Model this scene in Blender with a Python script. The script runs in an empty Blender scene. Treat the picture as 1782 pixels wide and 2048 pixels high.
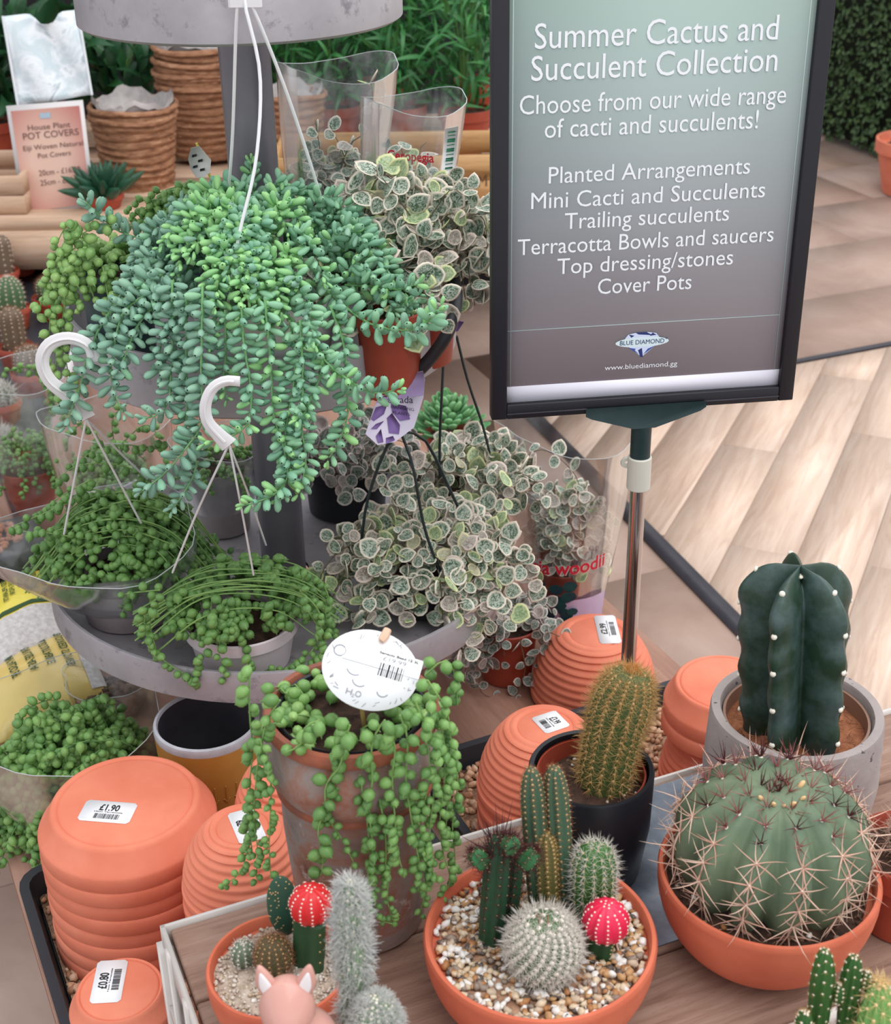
import bpy, math, random
import numpy as np
from mathutils import Vector, Matrix, Quaternion, noise as mnoise

SC = bpy.context.scene
COL = SC.collection
PI = math.pi
# ------------------------------------------------------------------ camera, world, lights, exposure
FPX, CZ, TH, ROLL = 2850.0, 1.62, math.radians(28.0), math.radians(0.9)
_F = Vector((0, math.cos(TH), -math.sin(TH)))
_R0 = Vector((1, 0, 0)); _U0 = Vector((0, math.sin(TH), math.cos(TH)))
_R = _R0 * math.cos(ROLL) - _U0 * math.sin(ROLL)
_U = _U0 * math.cos(ROLL) + _R0 * math.sin(ROLL)
CAM = Vector((0, 0, CZ))
cd = bpy.data.cameras.new('camera'); cam = bpy.data.objects.new('camera', cd); COL.objects.link(cam)
cam.matrix_world = Matrix(((_R.x, _U.x, -_F.x, 0), (_R.y, _U.y, -_F.y, 0), (_R.z, _U.z, -_F.z, CZ), (0, 0, 0, 1)))
cd.sensor_fit = 'HORIZONTAL'; cd.sensor_width = 36.0; cd.lens = 36.0 * FPX / 1782.0
cd.clip_start = 0.05; cd.clip_end = 60
cd.dof.use_dof = True; cd.dof.focus_distance = 1.35; cd.dof.aperture_fstop = 16.0
SC.camera = cam
SC.view_settings.view_transform = 'Standard'; SC.view_settings.look = 'None'
SC.view_settings.exposure = 0.12; SC.view_settings.gamma = 1.0
SC.view_settings.use_curve_mapping = False
W = bpy.data.worlds.new('world'); SC.world = W; W.use_nodes = True
W.node_tree.nodes['Background'].inputs[0].default_value = (0.93, 0.95, 1.0, 1)
W.node_tree.nodes['Background'].inputs[1].default_value = 0.95
def area(name, loc, size, energy, look, col=(1, 1, 1)):
    l = bpy.data.lights.new(name, 'AREA'); l.shape = 'RECTANGLE'; l.size = size[0]; l.size_y = size[1]
    l.energy = energy; l.color = col
    o = bpy.data.objects.new(name, l); COL.objects.link(o); o.location = loc
    o.rotation_euler = (Vector(look) - Vector(loc)).to_track_quat('-Z', 'Y').to_euler()
    return o
area('roof_light', (1.0, 0.4, 4.2), (3.4, 4.5), 105, (0.1, 1.6, 0.5), (1.0, 0.975, 0.95))
area('aisle_light', (2.6, 4.6, 3.6), (3.0, 3.0), 70, (2.0, 4.0, 0.0), (1.0, 0.97, 0.94))

def ray(px, py): return _F + _R * ((px - 891.0) / FPX) + _U * ((1024.0 - py) / FPX)
def P(px, py, z):
    d = ray(px, py); return CAM + d * ((z - CZ) / d.z)
def Q(px, py, D):
    d = ray(px, py); return CAM + d * (D / d.y)
def depth(p): return (Vector(p) - CAM).dot(_F)
def mpp(p): return depth(p) / FPX          # metres for one pixel at that point
def inframe(p):
    q = Vector(p) - CAM; d = q.dot(_F)
    x = 891 + FPX * q.dot(_R) / d; y = 1024 - FPX * q.dot(_U) / d
    return -20 < x < 1802 and -20 < y < 2068
E1 = Vector((math.cos(math.radians(25)), math.sin(math.radians(25)), 0))
E2 = Vector((-E1.y, E1.x, 0))
ROT25 = Matrix(((E1.x, E2.x, 0, 0), (E1.y, E2.y, 0, 0), (0, 0, 1, 0), (0, 0, 0, 1)))

# ------------------------------------------------------------------ mesh helpers
def T(x, y=None, z=None):
    return Matrix.Translation(Vector(x) if y is None else Vector((x, y, z)))
def S3(x, y=None, z=None):
    if y is None: y = z = x
    return Matrix.Diagonal((x, y, z, 1))
def frame(pos, zdir, spin=0.0, s=1.0):
    z = Vector(zdir).normalized()
    q = z.to_track_quat('Z', 'Y')
    return T(pos) @ q.to_matrix().to_4x4() @ Matrix.Rotation(spin, 4, 'Z') @ S3(s)

class Prim:
    def __init__(s, v, faces, uv=None):
        s.v = np.asarray(v, float).reshape(-1, 3)
        s.f = [np.asarray(f, np.int64) for f in faces if len(f)]
        s.m = [0] * len(s.f)
        s.uv = np.zeros((len(s.v), 2)) if uv is None else np.asarray(uv, float)
class MB:
    def __init__(s): s.v = []; s.uv = []; s.f = []; s.n = 0
    def add(s, p, M=None, mat=None):
        v = p.v
        if M is not None:
            A = np.array(M); v = v @ A[:3, :3].T + A[:3, 3]
        s.v.append(v); s.uv.append(p.uv)
        for f, m in zip(p.f, p.m): s.f.append((f + s.n, m if mat is None else mat))
        s.n += len(v); return s
    def prim(s):
        p = Prim(np.concatenate(s.v), [], np.concatenate(s.uv))
        by = {}
        for f, m in s.f: by.setdefault((f.shape[1], m), []).append(f)
        for (k, m), l in by.items(): p.f.append(np.concatenate(l)); p.m.append(m)
        return p
def mesh_of(name, src, mats, sharp=40, smooth=True):
    p = src.prim() if isinstance(src, MB) else src
    me = bpy.data.meshes.new(name)
    me.vertices.add(len(p.v)); me.vertices.foreach_set('co', p.v.astype(np.float32).ravel())
    nl = sum(f.size for f in p.f); npol = sum(len(f) for f in p.f)
    idx = np.concatenate([f.ravel() for f in p.f]).astype(np.int32)
    tot = np.concatenate([np.full(len(f), f.shape[1]) for f in p.f]).astype(np.int32)
    mi = np.concatenate([np.full(len(f), m) for f, m in zip(p.f, p.m)]).astype(np.int32)
    st = np.concatenate([[0], np.cumsum(tot)[:-1]]).astype(np.int32)
    me.loops.add(nl); me.polygons.add(npol)
    me.loops.foreach_set('vertex_index', idx)
    me.polygons.foreach_set('loop_start', st)
    me.polygons.foreach_set('material_index', mi)
    if smooth: me.polygons.foreach_set('use_smooth', np.ones(npol, bool))
    me.update(calc_edges=True)
    u = me.uv_layers.new(name='UVMap'); u.data.foreach_set('uv', p.uv[idx].astype(np.float32).ravel())
    for m in (mats if isinstance(mats, (list, tuple)) else [mats]): me.materials.append(m)
    if smooth and sharp: me.set_sharp_from_angle(angle=math.radians(sharp))
    return me
def wloc(o):
    v = Vector((0, 0, 0))
    while o is not None: v = v + o.location; o = o.parent
    return v
def obj(name, src, mats, parent=None, world=False, label=None, cat=None, group=None, kind=None, loc=None, sharp=40, smooth=True):
    me = src if isinstance(src, bpy.types.Mesh) else mesh_of(name, src, mats, sharp, smooth)
    o = bpy.data.objects.new(name, me); COL.objects.link(o)
    if parent is not None: o.parent = parent
    if world and parent is not None: o.location = -wloc(parent)
    if loc is not None: o.location = loc
    if label: o['label'] = label
    if cat: o['category'] = cat
    if group: o['group'] = group
    if kind: o['kind'] = kind
    return o
def thing(name, label, cat, loc, group=None):
    o = bpy.data.objects.new(name, None); COL.objects.link(o); o.location = loc
    o.empty_display_size = 0.02
    o['label'] = label; o['category'] = cat
    if group: o['group'] = group
    return o
def lathe(prof, seg=48, wob=None):
    n = len(prof); th = np.arange(seg) * 2 * PI / seg
    r = np.array([max(p[0], 1e-5) for p in prof]); z = np.array([p[1] for p in prof])
    R = r[:, None] * np.ones(seg)[None]; Z = z[:, None] * np.ones(seg)[None]
    if wob is not None: R, Z = wob(R, Z, th[None, :])
    v = np.stack([R * np.cos(th), R * np.sin(th), Z], -1).reshape(-1, 3)
    i = np.arange(n - 1)[:, None] * seg; j = np.arange(seg)[None]; k = (j + 1) % seg
    f = np.stack([i + j, i + k, i + seg + k, i + seg + j], -1).reshape(-1, 4)
    t = np.linspace(0, 1, n)
    uv = np.stack([np.repeat(t, seg), np.tile(th / (2 * PI), n)], -1)
    return Prim(v, [f], uv)
def tube(pts, r, seg=6, cap=True):
    pts = [Vector(p) for p in pts]; n = len(pts)
    rr = [r] * n if isinstance(r, (int, float)) else list(r)
    tan = [(pts[min(i + 1, n - 1)] - pts[max(i - 1, 0)]).normalized() for i in range(n)]
    a = tan[0].orthogonal().normalized(); v = []
    for i in range(n):
        a = (a - tan[i] * a.dot(tan[i])).normalized(); b = tan[i].cross(a)
        for k in range(seg):
            t = 2 * PI * k / seg; v.append(pts[i] + (a * math.cos(t) + b * math.sin(t)) * rr[i])
    f = [(i * seg + k, i * seg + (k + 1) % seg, (i + 1) * seg + (k + 1) % seg, (i + 1) * seg + k) for i in range(n - 1) for k in range(seg)]
    tr = []
    if cap:
        v.append(pts[0]); v.append(pts[-1]); c0 = n * seg
        tr = [(c0, (k + 1) % seg, k) for k in range(seg)] + [(c0 + 1, (n - 1) * seg + k, (n - 1) * seg + (k + 1) % seg) for k in range(seg)]
    return Prim([tuple(p) for p in v], [f, tr])
def box(sx, sy, sz, c=(0, 0, 0)):
    v = [((i & 1) - .5, ((i >> 1) & 1) - .5, ((i >> 2) & 1) - .5) for i in range(8)]
    v = np.array(v) * (sx, sy, sz) + np.array(c)
    return Prim(v, [[(0, 2, 3, 1), (4, 5, 7, 6), (0, 1, 5, 4), (2, 6, 7, 3), (0, 4, 6, 2), (1, 3, 7, 5)]])
def cbox(sx, sy, sz, c=(0, 0, 0), b=0.002):
    """box whose four vertical edges and top edge are chamfered"""
    x, y, z = sx / 2, sy / 2, sz / 2; o = [(x - b, y), (x, y - b), (x, -y + b), (x - b, -y), (-x + b, -y), (-x, -y + b), (-x, y - b), (-x + b, y)]
    q = 1 - b / max(min(x, y), 1e-6)
    v = [(a, d, -z) for a, d in o] + [(a, d, z - b) for a, d in o] + [(a - math.copysign(b, a), d - math.copysign(b, d), z) for a, d in o]
    v = np.array(v) + np.array(c)
    f = [(k * 8 + (j + 1) % 8, k * 8 + j, (k + 1) * 8 + j, (k + 1) * 8 + (j + 1) % 8) for k in range(2) for j in range(8)]
    return Prim(v, [f, [tuple(range(0, 8)), tuple(range(23, 15, -1))]])
def ball(seg=8, rings=6, sx=1, sy=1, sz=1):
    pr = [(math.sin(PI * i / rings), -math.cos(PI * i / rings)) for i in range(rings + 1)]
    p = lathe(pr, seg); p.v *= (sx, sy, sz); return p
def poly(pts, z0, z1):
    """upright prism over a 2-D outline (ccw)"""
    n = len(pts); v = [(x, y, z0) for x, y in pts] + [(x, y, z1) for x, y in pts]
    f = [(i, (i + 1) % n, n + (i + 1) % n, n + i) for i in range(n)]
    return Prim(v, [f, [tuple(range(n - 1, -1, -1)), tuple(range(n, 2 * n))]])
def grid(fn, nu, nv, thick=0.0):
    v = []; uv = []
    for s in ((0, 1) if thick else (0,)):
        for i in range(nu + 1):
            for j in range(nv + 1):
                a, b = i / nu, j / nv; p = Vector(fn(a, b))
                if s:
                    e = 1e-3; n = (Vector(fn(a + e, b)) - p).cross(Vector(fn(a, b + e)) - p).normalized(); p = p - n * thick
                v.append(tuple(p)); uv.append((a, b))
    m = nv + 1; q = [(i * m + j, (i + 1) * m + j, (i + 1) * m + j + 1, i * m + j + 1) for i in range(nu) for j in range(nv)]
    f = list(q)
    if thick:
        o = (nu + 1) * m; f += [(d + o, c + o, b + o, a + o) for a, b, c, d in q]
        ed = [(j, j + 1) for j in range(nv)] + [(i * m + nv, (i + 1) * m + nv) for i in range(nu)] + [(nu * m + j + 1, nu * m + j) for j in range(nv)][::-1] + [((i + 1) * m, i * m) for i in range(nu)][::-1]
        f += [(a, b, b + o, a + o) for a, b in ed]
    return Prim(v, [f], uv)
def smooth_path(pts, step):
    pts = [Vector(p) for p in pts]
    if len(pts) < 3: dense = [pts[0].lerp(pts[-1], i / 20) for i in range(21)]
    else:
        q = [pts[0] * 2 - pts[1]] + pts + [pts[-1] * 2 - pts[-2]]; dense = []
        for i in range(1, len(q) - 2):
            for k in range(12):
                t = k / 12; a, b, c, d = q[i - 1:i + 3]
                dense.append(0.5 * ((2 * b) + (c - a) * t + (2 * a - 5 * b + 4 * c - d) * t * t + (3 * b - a - 3 * c + d) * t ** 3))
        dense.append(pts[-1])
    L = [0]
    for i in range(1, len(dense)): L.append(L[-1] + (dense[i] - dense[i - 1]).length)
    n = max(2, int(L[-1] / step)); out = []; j = 0
    for i in range(n + 1):
        s = L[-1] * i / n
        while j < len(L) - 2 and L[j + 1] < s: j += 1
        w = (s - L[j]) / max(L[j + 1] - L[j], 1e-9); out.append(dense[j].lerp(dense[j + 1], min(max(w, 0), 1)))
    return out
class Proto:
    def __init__(s, name, prim, mats, sharp=0): s.name = name; s.p = prim.prim() if isinstance(prim, MB) else prim; s.mats = mats if isinstance(mats, list) else [mats]; s.me = None; s.sharp = sharp
    def mesh(s):
        if s.me is None: s.me = mesh_of(s.name, s.p, s.mats, s.sharp)
        return s.me
def scatter(parent, name, items, limit=300, label=None):
    """items: (Proto, world matrix). The ones that show largest become single parts, the rest one part of kind stuff."""
    L = wloc(parent); TL = T(-L)
    ks = sorted(range(len(items)), key=lambda i: (not inframe(items[i][1].translation), (items[i][1].translation - CAM).length))
    for i in ks[:limit]:
        pr, M = items[i]
        o = bpy.data.objects.new(name, pr.mesh()); COL.objects.link(o); o.parent = parent; o.matrix_local = TL @ M
        if label: o['label'] = label
    rest = ks[limit:]
    if rest:
        mats = []
        for i in rest:
            for m in items[i][0].mats:
                if m not in mats: mats.append(m)
        mb = MB()
        for i in rest:
            pr, M = items[i]; A = np.array(TL @ M); v = pr.p.v @ A[:3, :3].T + A[:3, 3]
            mb.v.append(v); mb.uv.append(pr.p.uv)
            for f, m in zip(pr.p.f, pr.p.m): mb.f.append((f + mb.n, mats.index(pr.mats[m])))
            mb.n += len(v)
        obj(name, mb, mats, parent, kind='stuff', sharp=0)

# ------------------------------------------------------------------ materials
def lin(c):
    return tuple(((x / 255.0) / 12.92 if x / 255.0 <= 0.04045 else ((x / 255.0 + 0.055) / 1.055) ** 2.4) for x in c[:3]) + (1.0,)
class NT:
    def __init__(s, name):
        s.m = bpy.data.materials.new(name); s.m.use_nodes = True; s.t = s.m.node_tree; s.b = s.t.nodes['Principled BSDF']; s.out = s.t.nodes['Material Output']
    def n(s, typ, **kw):
        o = s.t.nodes.new(typ)
        for k, v in kw.items():
            if k.startswith('i_'):
                key = k[2:]; key = int(key) if key.isdigit() else key.replace('_', ' ')
                o.inputs[key].default_value = v
            else: setattr(o, k, v)
        return o
    def l(s, a, b): s.t.links.new(a, b)
    def coords(s, kind='Object'): return s.n('ShaderNodeTexCoord').outputs[kind]
    def noise(s, vec, scale, detail=4, rough=0.6, dist=0.0):
        o = s.n('ShaderNodeTexNoise', i_Scale=scale, i_Detail=detail, i_Roughness=rough, i_Distortion=dist); s.l(vec, o.inputs['Vector']); return o.outputs['Fac']
    def ramp(s, fac, stops, interp='LINEAR'):
        o = s.n('ShaderNodeValToRGB'); r = o.color_ramp; r.interpolation = interp
        while len(r.elements) < len(stops): r.elements.new(0.5)
        for e, (p, c) in zip(r.elements, stops): e.position = p; e.color = lin(c)
        s.l(fac, o.inputs['Fac']); return o.outputs['Color']
    def mix(s, fac, a, b, mode='MIX'):
        o = s.n('ShaderNodeMix', data_type='RGBA', blend_type=mode)
        for v, k in ((fac, 0), (a, 6), (b, 7)):
            if hasattr(v, 'links'): s.l(v, o.inputs[k])
            else: o.inputs[k].default_value = v if k == 0 else lin(v)
        return o.outputs[2]
    def math(s, op, a, b=0.0):
        o = s.n('ShaderNodeMath', operation=op)
        for v, k in ((a, 0), (b, 1)):
            if hasattr(v, 'links'): s.l(v, o.inputs[k])
            else: o.inputs[k].default_value = v
        return o.outputs[0]
    def rnd(s):
        a = s.n('ShaderNodeObjectInfo').outputs['Random']; b = s.n('ShaderNodeNewGeometry').outputs['Random Per Island']
        return s.math('FRACT', s.math('ADD', a, b))
    def bump(s, fac, strength, dist=0.002):
        o = s.n('ShaderNodeBump', i_Strength=strength, i_Distance=dist); s.l(fac, o.inputs['Height']); s.l(o.outputs[0], s.b.inputs['Normal'])
    def fin(s, col, rough=0.6, metal=0.0, spec=0.5, sss=0.0):
        if hasattr(col, 'links'): s.l(col, s.b.inputs['Base Color'])
        else: s.b.inputs['Base Color'].default_value = lin(col)
        if hasattr(rough, 'links'): s.l(rough, s.b.inputs['Roughness'])
        else: s.b.inputs['Roughness'].default_value = rough
        s.b.inputs['Metallic'].default_value = metal; s.b.inputs['Specular IOR Level'].default_value = spec
        return s.m
def mat(name, c, c2=None, scale=30, rough=0.6, bump=0.0, bscale=None, metal=0.0, spec=0.4, rnd=None, dist=0.002, detail=4):
    """two-tone noise colour; rnd = third colour that a per-piece random value mixes in"""
    k = NT(name); co = k.coords(); col = c
    if c2 is not None:
        f = k.ramp(k.noise(co, scale, detail), [(0.35, (0, 0, 0)), (0.65, (255, 255, 255))]); col = k.mix(f, c, c2)
    if rnd is not None: col = k.mix(k.rnd(), col, rnd)
    if bump: k.bump(k.noise(co, bscale or scale * 2, 5), bump, dist)
    return k.fin(col, rough, metal, spec)
def clear_film(name, tint=(245, 248, 250), haze=0.06, gloss=0.12):
    k = NT(name)
    tr = k.n('ShaderNodeBsdfTransparent'); tr.inputs[0].default_value = lin(tint)
    gl = k.n('ShaderNodeBsdfGlossy'); gl.inputs['Roughness'].default_value = 0.16
    di = k.n('ShaderNodeBsdfTranslucent'); di.inputs[0].default_value = lin((235, 238, 240))
    df = k.n('ShaderNodeBsdfDiffuse'); df.inputs[0].default_value = lin((235, 238, 240))
    fr = k.n('ShaderNodeFresnel', i_IOR=1.45)
    m0 = k.n('ShaderNodeMixShader', i_0=0.5); k.l(di.outputs[0], m0.inputs[1]); k.l(df.outputs[0], m0.inputs[2])
    m1 = k.n('ShaderNodeMixShader'); k.l(tr.outputs[0], m1.inputs[1]); k.l(m0.outputs[0], m1.inputs[2])
    nz = k.math('MULTIPLY', k.ramp(k.noise(k.coords(), 22, 3), [(0.4, (60, 60, 60)), (0.7, (255, 255, 255))]), haze * 2)
    k.l(nz, m1.inputs[0])
    m2 = k.n('ShaderNodeMixShader'); k.l(m1.outputs[0], m2.inputs[1]); k.l(gl.outputs[0], m2.inputs[2])
    k.l(k.math('ADD', k.math('MULTIPLY', fr.outputs[0], 0.7), gloss * 0.3), m2.inputs[0])
    k.l(m2.outputs[0], k.out.inputs['Surface']); return k.m
# ------------------------------------------------------------------ lettering (built as flat meshes at the end)
TEXTS = []; BOLD = {'red_print': 1, 'white_outline': 1, 'dark_green_print': 1, 'ink': 1}
def txt(parent, s, fn, m, label=None): TEXTS.append((parent, s, fn, m, label))
def quadfn(p00, p10, cap, off=0.0006):
    """baseline from p00 to p10; cap = vector of the capital height; lifted off the surface"""
    p00, p10, cap = Vector(p00), Vector(p10), Vector(cap); n = (p10 - p00).cross(cap).normalized() * off
    return lambda a, b: p00 + (p10 - p00) * a + cap * b + n
def build_texts():
    fs = []
    for i, (pa, s, fn, m, lab) in enumerate([(None, 'H', None, None, None)] + TEXTS):
        c = bpy.data.curves.new('lettering', 'FONT'); c.body = s; c.size = 1; c.resolution_u = 3; c.offset = .022 if m and m.name in BOLD else 0.0
        o = bpy.data.objects.new('lettering_source', c); COL.objects.link(o); fs.append((o, pa, fn, m, lab))
    dg = bpy.context.evaluated_depsgraph_get(); cap = None
    for o, pa, fn, m, lab in fs:
        me = bpy.data.meshes.new_from_object(o.evaluated_get(dg)); n = len(me.vertices)
        co = np.zeros(n * 3, np.float32); me.vertices.foreach_get('co', co); co = co.reshape(-1, 3)
        if fn is None: cap = co[:, 1].max(); bpy.data.objects.remove(o); continue
        x0, x1 = co[:, 0].min(), co[:, 0].max(); L = wloc(pa)
        out = [fn((x - x0) / (x1 - x0), y / cap) - L for x, y, z in co.tolist()]
        me.vertices.foreach_set('co', np.array([tuple(p) for p in out], np.float32).ravel()); me.update()
        me.materials.clear(); me.materials.append(m)
        q = obj('lettering', me, None, pa)
        if lab: q['label'] = lab
        bpy.data.objects.remove(o)

# ------------------------------------------------------------------ materials
M_terra = mat('terracotta', (216, 118, 90), (230, 138, 110), 9, 0.78, 0.12, 260, rnd=None)
M_terra_d = mat('terracotta_bowl', (198, 98, 70), (216, 118, 88), 12, 0.7, 0.10, 220)
M_terra_w = mat('terracotta_plastic', (150, 62, 44), (172, 76, 54), 10, 0.55)
M_ink = mat('ink', (40, 40, 44), rough=0.6); M_white = mat('white_print', (245, 247, 250), rough=0.5)
M_label = mat('label_paper', (246, 247, 250), rough=0.4)
M_wplast = mat('white_plastic', (226, 224, 224), (214, 212, 214), 6, 0.38)
M_wire = mat('white_wire', (228, 229, 231), rough=0.4)
M_black = mat('black_plastic', (38, 40, 46), (46, 48, 54), 8, 0.5)
M_bwire = mat('dark_wire', (30, 42, 44), rough=0.5)
M_galv = None
def galv():
    k = NT('galvanised_metal'); co = k.coords()
    a = k.ramp(k.noise(co, 5, 6, 0.65), [(0.3, (140, 137, 142)), (0.55, (168, 164, 168)), (0.75, (190, 186, 188))])
    b = k.ramp(k.noise(co, 38, 5, 0.7), [(0.57, (0, 0, 0)), (0.68, (255, 255, 255))])
    f = k.math('MULTIPLY', b, 0.5)
    c = k.mix(f, a, (70, 70, 78)); k.bump(k.noise(co, 60, 4), 0.1)
    return k.fin(c, 0.5, 0.22)
M_galv = galv()
M_soil = mat('soil', (48, 34, 28), (86, 62, 50), 90, 0.95, 0.8, 160, dist=0.004)
M_coir = mat('coir', (150, 92, 62), (176, 116, 82), 120, 0.95, 0.9, 220, dist=0.004)
M_soilc = mat('soil_crumb', (52, 38, 32), rough=0.95, rnd=(112, 86, 70))
M_perl = mat('perlite', (232, 222, 206), rough=0.9, rnd=(200, 186, 168))
def pebble_mat(name, stops):
    k = NT(name); c = k.ramp(k.rnd(), stops, 'CONSTANT'); c = k.mix(k.math('MULTIPLY', k.noise(k.coords(), 260, 4), 0.35), c, (120, 92, 66)); return k.fin(c, 0.55)
M_peb = pebble_mat('mixed_pebble', [(0, (246, 244, 240)), (0.24, (226, 206, 176)), (0.42, (196, 152, 104)), (0.56, (150, 134, 122)), (0.68, (206, 186, 162)), (0.82, (86, 80, 80)), (0.90, (178, 122, 74))])
M_peb2 = pebble_mat('buff_pebble', [(0, (214, 172, 138)), (0.3, (196, 148, 116)), (0.55, (228, 190, 160)), (0.8, (170, 122, 92))])
M_grit = pebble_mat('pale_grit', [(0, (232, 224, 214)), (0.35, (214, 200, 184)), (0.6, (196, 180, 166)), (0.85, (222, 206, 180))])
def leafy(name, a, b, c=None, scale=60, rough=0.45, spec=0.45):
    k = NT(name); col = k.mix(k.noise(k.coords(), scale, 3), a, b); col = k.mix(k.math('MULTIPLY', k.rnd(), 0.75), col, c or b)
    k.m.node_tree.nodes['Principled BSDF'].inputs['Subsurface Weight'].default_value = 0.0
    return k.fin(col, rough, 0, spec)
M_sedB = leafy('sedum_blue', (130, 170, 146), (152, 190, 164), (110, 152, 134), rough=0.6, spec=0.25)
M_sedG = leafy('sedum_green', (134, 184, 146), (156, 202, 160), (116, 166, 142), rough=0.6, spec=0.25)
M_sedY = leafy('sedum_lime', (146, 200, 136), (168, 216, 142), (130, 186, 132), rough=0.6, spec=0.25)
M_sedS = mat('sedum_stem', (120, 172, 112), rough=0.6)
M_prlA = leafy('pearl_lime', (134, 172, 96), (160, 196, 118), (106, 150, 84), rough=0.36)
M_prlB = leafy('pearl_green', (98, 140, 72), (126, 166, 92), (80, 122, 64), rough=0.4)
M_prlC = leafy('pearl_mid', (112, 154, 80), (142, 182, 104), (88, 134, 72), rough=0.38)
M_prlS = mat('pearl_stem', (136, 168, 96), (112, 152, 84), 60, 0.55)
M_prlSd = mat('pearl_stem_dark', (96, 140, 76), (84, 126, 70), 60, 0.55)
def cerop(name, dark, pale, rim, back):
    k = NT(name); u = k.n('ShaderNodeTexCoord'); sep = k.n('ShaderNodeSeparateXYZ'); k.l(u.outputs['UV'], sep.inputs[0])
    cb = k.n('ShaderNodeCombineXYZ'); r = k.rnd()
    an = k.math('MULTIPLY', sep.outputs[1], 2 * PI)
    k.l(k.math('ADD', k.math('MULTIPLY', sep.outputs[0], k.math('COSINE', an)), k.math('MULTIPLY', r, 31.0)), cb.inputs[0])
    k.l(k.math('MULTIPLY', sep.outputs[0], k.math('SINE', an)), cb.inputs[1])
    f = k.ramp(k.noise(cb.outputs[0], 3.4, 3, 0.6, 1.4), [(0.46, (0, 0, 0)), (0.54, (255, 255, 255))])
    c = k.mix(f, dark, pale)
    e = k.ramp(sep.outputs[0], [(0.70, (0, 0, 0)), (0.86, (255, 255, 255))])
    c = k.mix(e, c, rim)
    g = k.ramp(r, [(0.80, (0, 0, 0)), (0.86, (255, 255, 255))]); c = k.mix(k.math('MULTIPLY', g, 0.35), c, (206, 170, 168))
    g = k.n('ShaderNodeNewGeometry'); c = k.mix(k.math('MULTIPLY', g.outputs['Backfacing'], 0.8), c, back)
    return k.fin(c, 0.5)
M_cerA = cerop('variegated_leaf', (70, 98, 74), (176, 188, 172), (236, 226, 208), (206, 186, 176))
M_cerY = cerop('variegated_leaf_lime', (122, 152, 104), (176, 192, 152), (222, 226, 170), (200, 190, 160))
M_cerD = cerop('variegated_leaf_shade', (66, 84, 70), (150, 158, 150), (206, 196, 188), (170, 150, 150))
M_cerS = mat('wiry_stem', (92, 78, 66), (120, 112, 84), 40, 0.6)
M_dleaf = leafy('dark_leaf', (34, 78, 46), (52, 104, 58), (24, 62, 38), 20, 0.4)
M_fleaf = leafy('fern_leaf', (52, 116, 60), (78, 148, 78), (36, 92, 50), 20, 0.45)
M_box = leafy('box_leaf', (58, 88, 44), (84, 112, 56), (40, 68, 36), 20, 0.5)
M_haw = leafy('haworthia_leaf', (34, 78, 56), (48, 98, 66), (30, 66, 52), 60, 0.4)
M_jade = leafy('jade_leaf', (104, 160, 104), (134, 184, 124), (86, 144, 100), 30, 0.4)
M_film = clear_film('clear_film'); M_film2 = clear_film('hazy_film', haze=0.13)
M_dark = mat('shade_panel', (34, 34, 38), rough=0.8)
def wood(name, a, b, c, sc=1.0, rough=0.7, along='X', vein=0.5):
    k = NT(name); mp = k.n('ShaderNodeMapping'); k.l(k.coords(), mp.inputs[0])
    s = (2.2, 26, 26) if along == 'X' else (26, 2.2, 26); mp.inputs['Scale'].default_value = [x * sc for x in s]
    r = k.n('ShaderNodeObjectInfo').outputs['Random']; cb = k.n('ShaderNodeCombineXYZ'); k.l(k.math('MULTIPLY', r, 40), cb.inputs[2]); k.l(cb.outputs[0], mp.inputs['Location'])
    f = k.noise(mp.outputs[0], 1.6, 6, 0.62, 1.4); col = k.ramp(f, [(0.3, a), (0.5, b), (0.7, c)])
    g = k.noise(mp.outputs[0], 7, 4, 0.7, 2.0); col = k.mix(k.math('MULTIPLY', k.ramp(g, [(0.55, (0, 0, 0)), (0.66, (255, 255, 255))]), vein), col, a)
    col = k.mix(k.math('MULTIPLY', r, 0.30), col, b); k.bump(g, 0.12); return k.fin(col, rough, 0, 0.35)
M_plank = wood('pale_oak_plank', (206, 176, 156), (224, 198, 178), (236, 214, 196), 0.9, 0.5, 'X', 0.25)
M_crate = wood('weathered_board', (112, 84, 72), (148, 118, 102), (168, 142, 128), 1.6, 0.75)
M_table = wood('table_board', (142, 104, 88), (166, 126, 108), (178, 142, 124), 0.7, 0.6)
M_pine = wood('pine_slat', (150, 112, 70), (188, 146, 98), (202, 164, 116), 1.0, 0.6)
M_pale = wood('pale_slat', (176, 142, 116), (204, 172, 146), (214, 186, 162), 1.0, 0.6)
def stone():
    k = NT('stone_tile'); r = k.n('ShaderNodeObjectInfo').outputs['Random']; mp = k.n('ShaderNodeMapping'); k.l(k.coords(), mp.inputs[0]); cb = k.n('ShaderNodeCombineXYZ'); k.l(k.math('MULTIPLY', r, 37), cb.inputs[0]); k.l(k.math('MULTIPLY', r, 91), cb.inputs[1]); k.l(cb.outputs[0], mp.inputs['Location']); co = mp.outputs[0]
    c = k.ramp(k.noise(co, 2.4, 7, 0.62, 0.8), [(0.32, (152, 126, 112)), (0.5, (172, 146, 132)), (0.68, (186, 162, 148))])
    c = k.mix(k.math('MULTIPLY', r, 0.25), c, (190, 166, 152))
    d = k.ramp(k.noise(co, 14, 5, 0.7), [(0.64, (0, 0, 0)), (0.74, (255, 255, 255))]); c = k.mix(k.math('MULTIPLY', d, 0.3), c, (122, 100, 90))
    k.bump(k.noise(co, 10, 6), 0.15, 0.004); return k.fin(c, 0.55, 0, 0.35)
M_stone = stone()
M_stripm = mat('floor_strip_metal', (58, 58, 66), (74, 72, 80), 8, 0.45)

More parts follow.
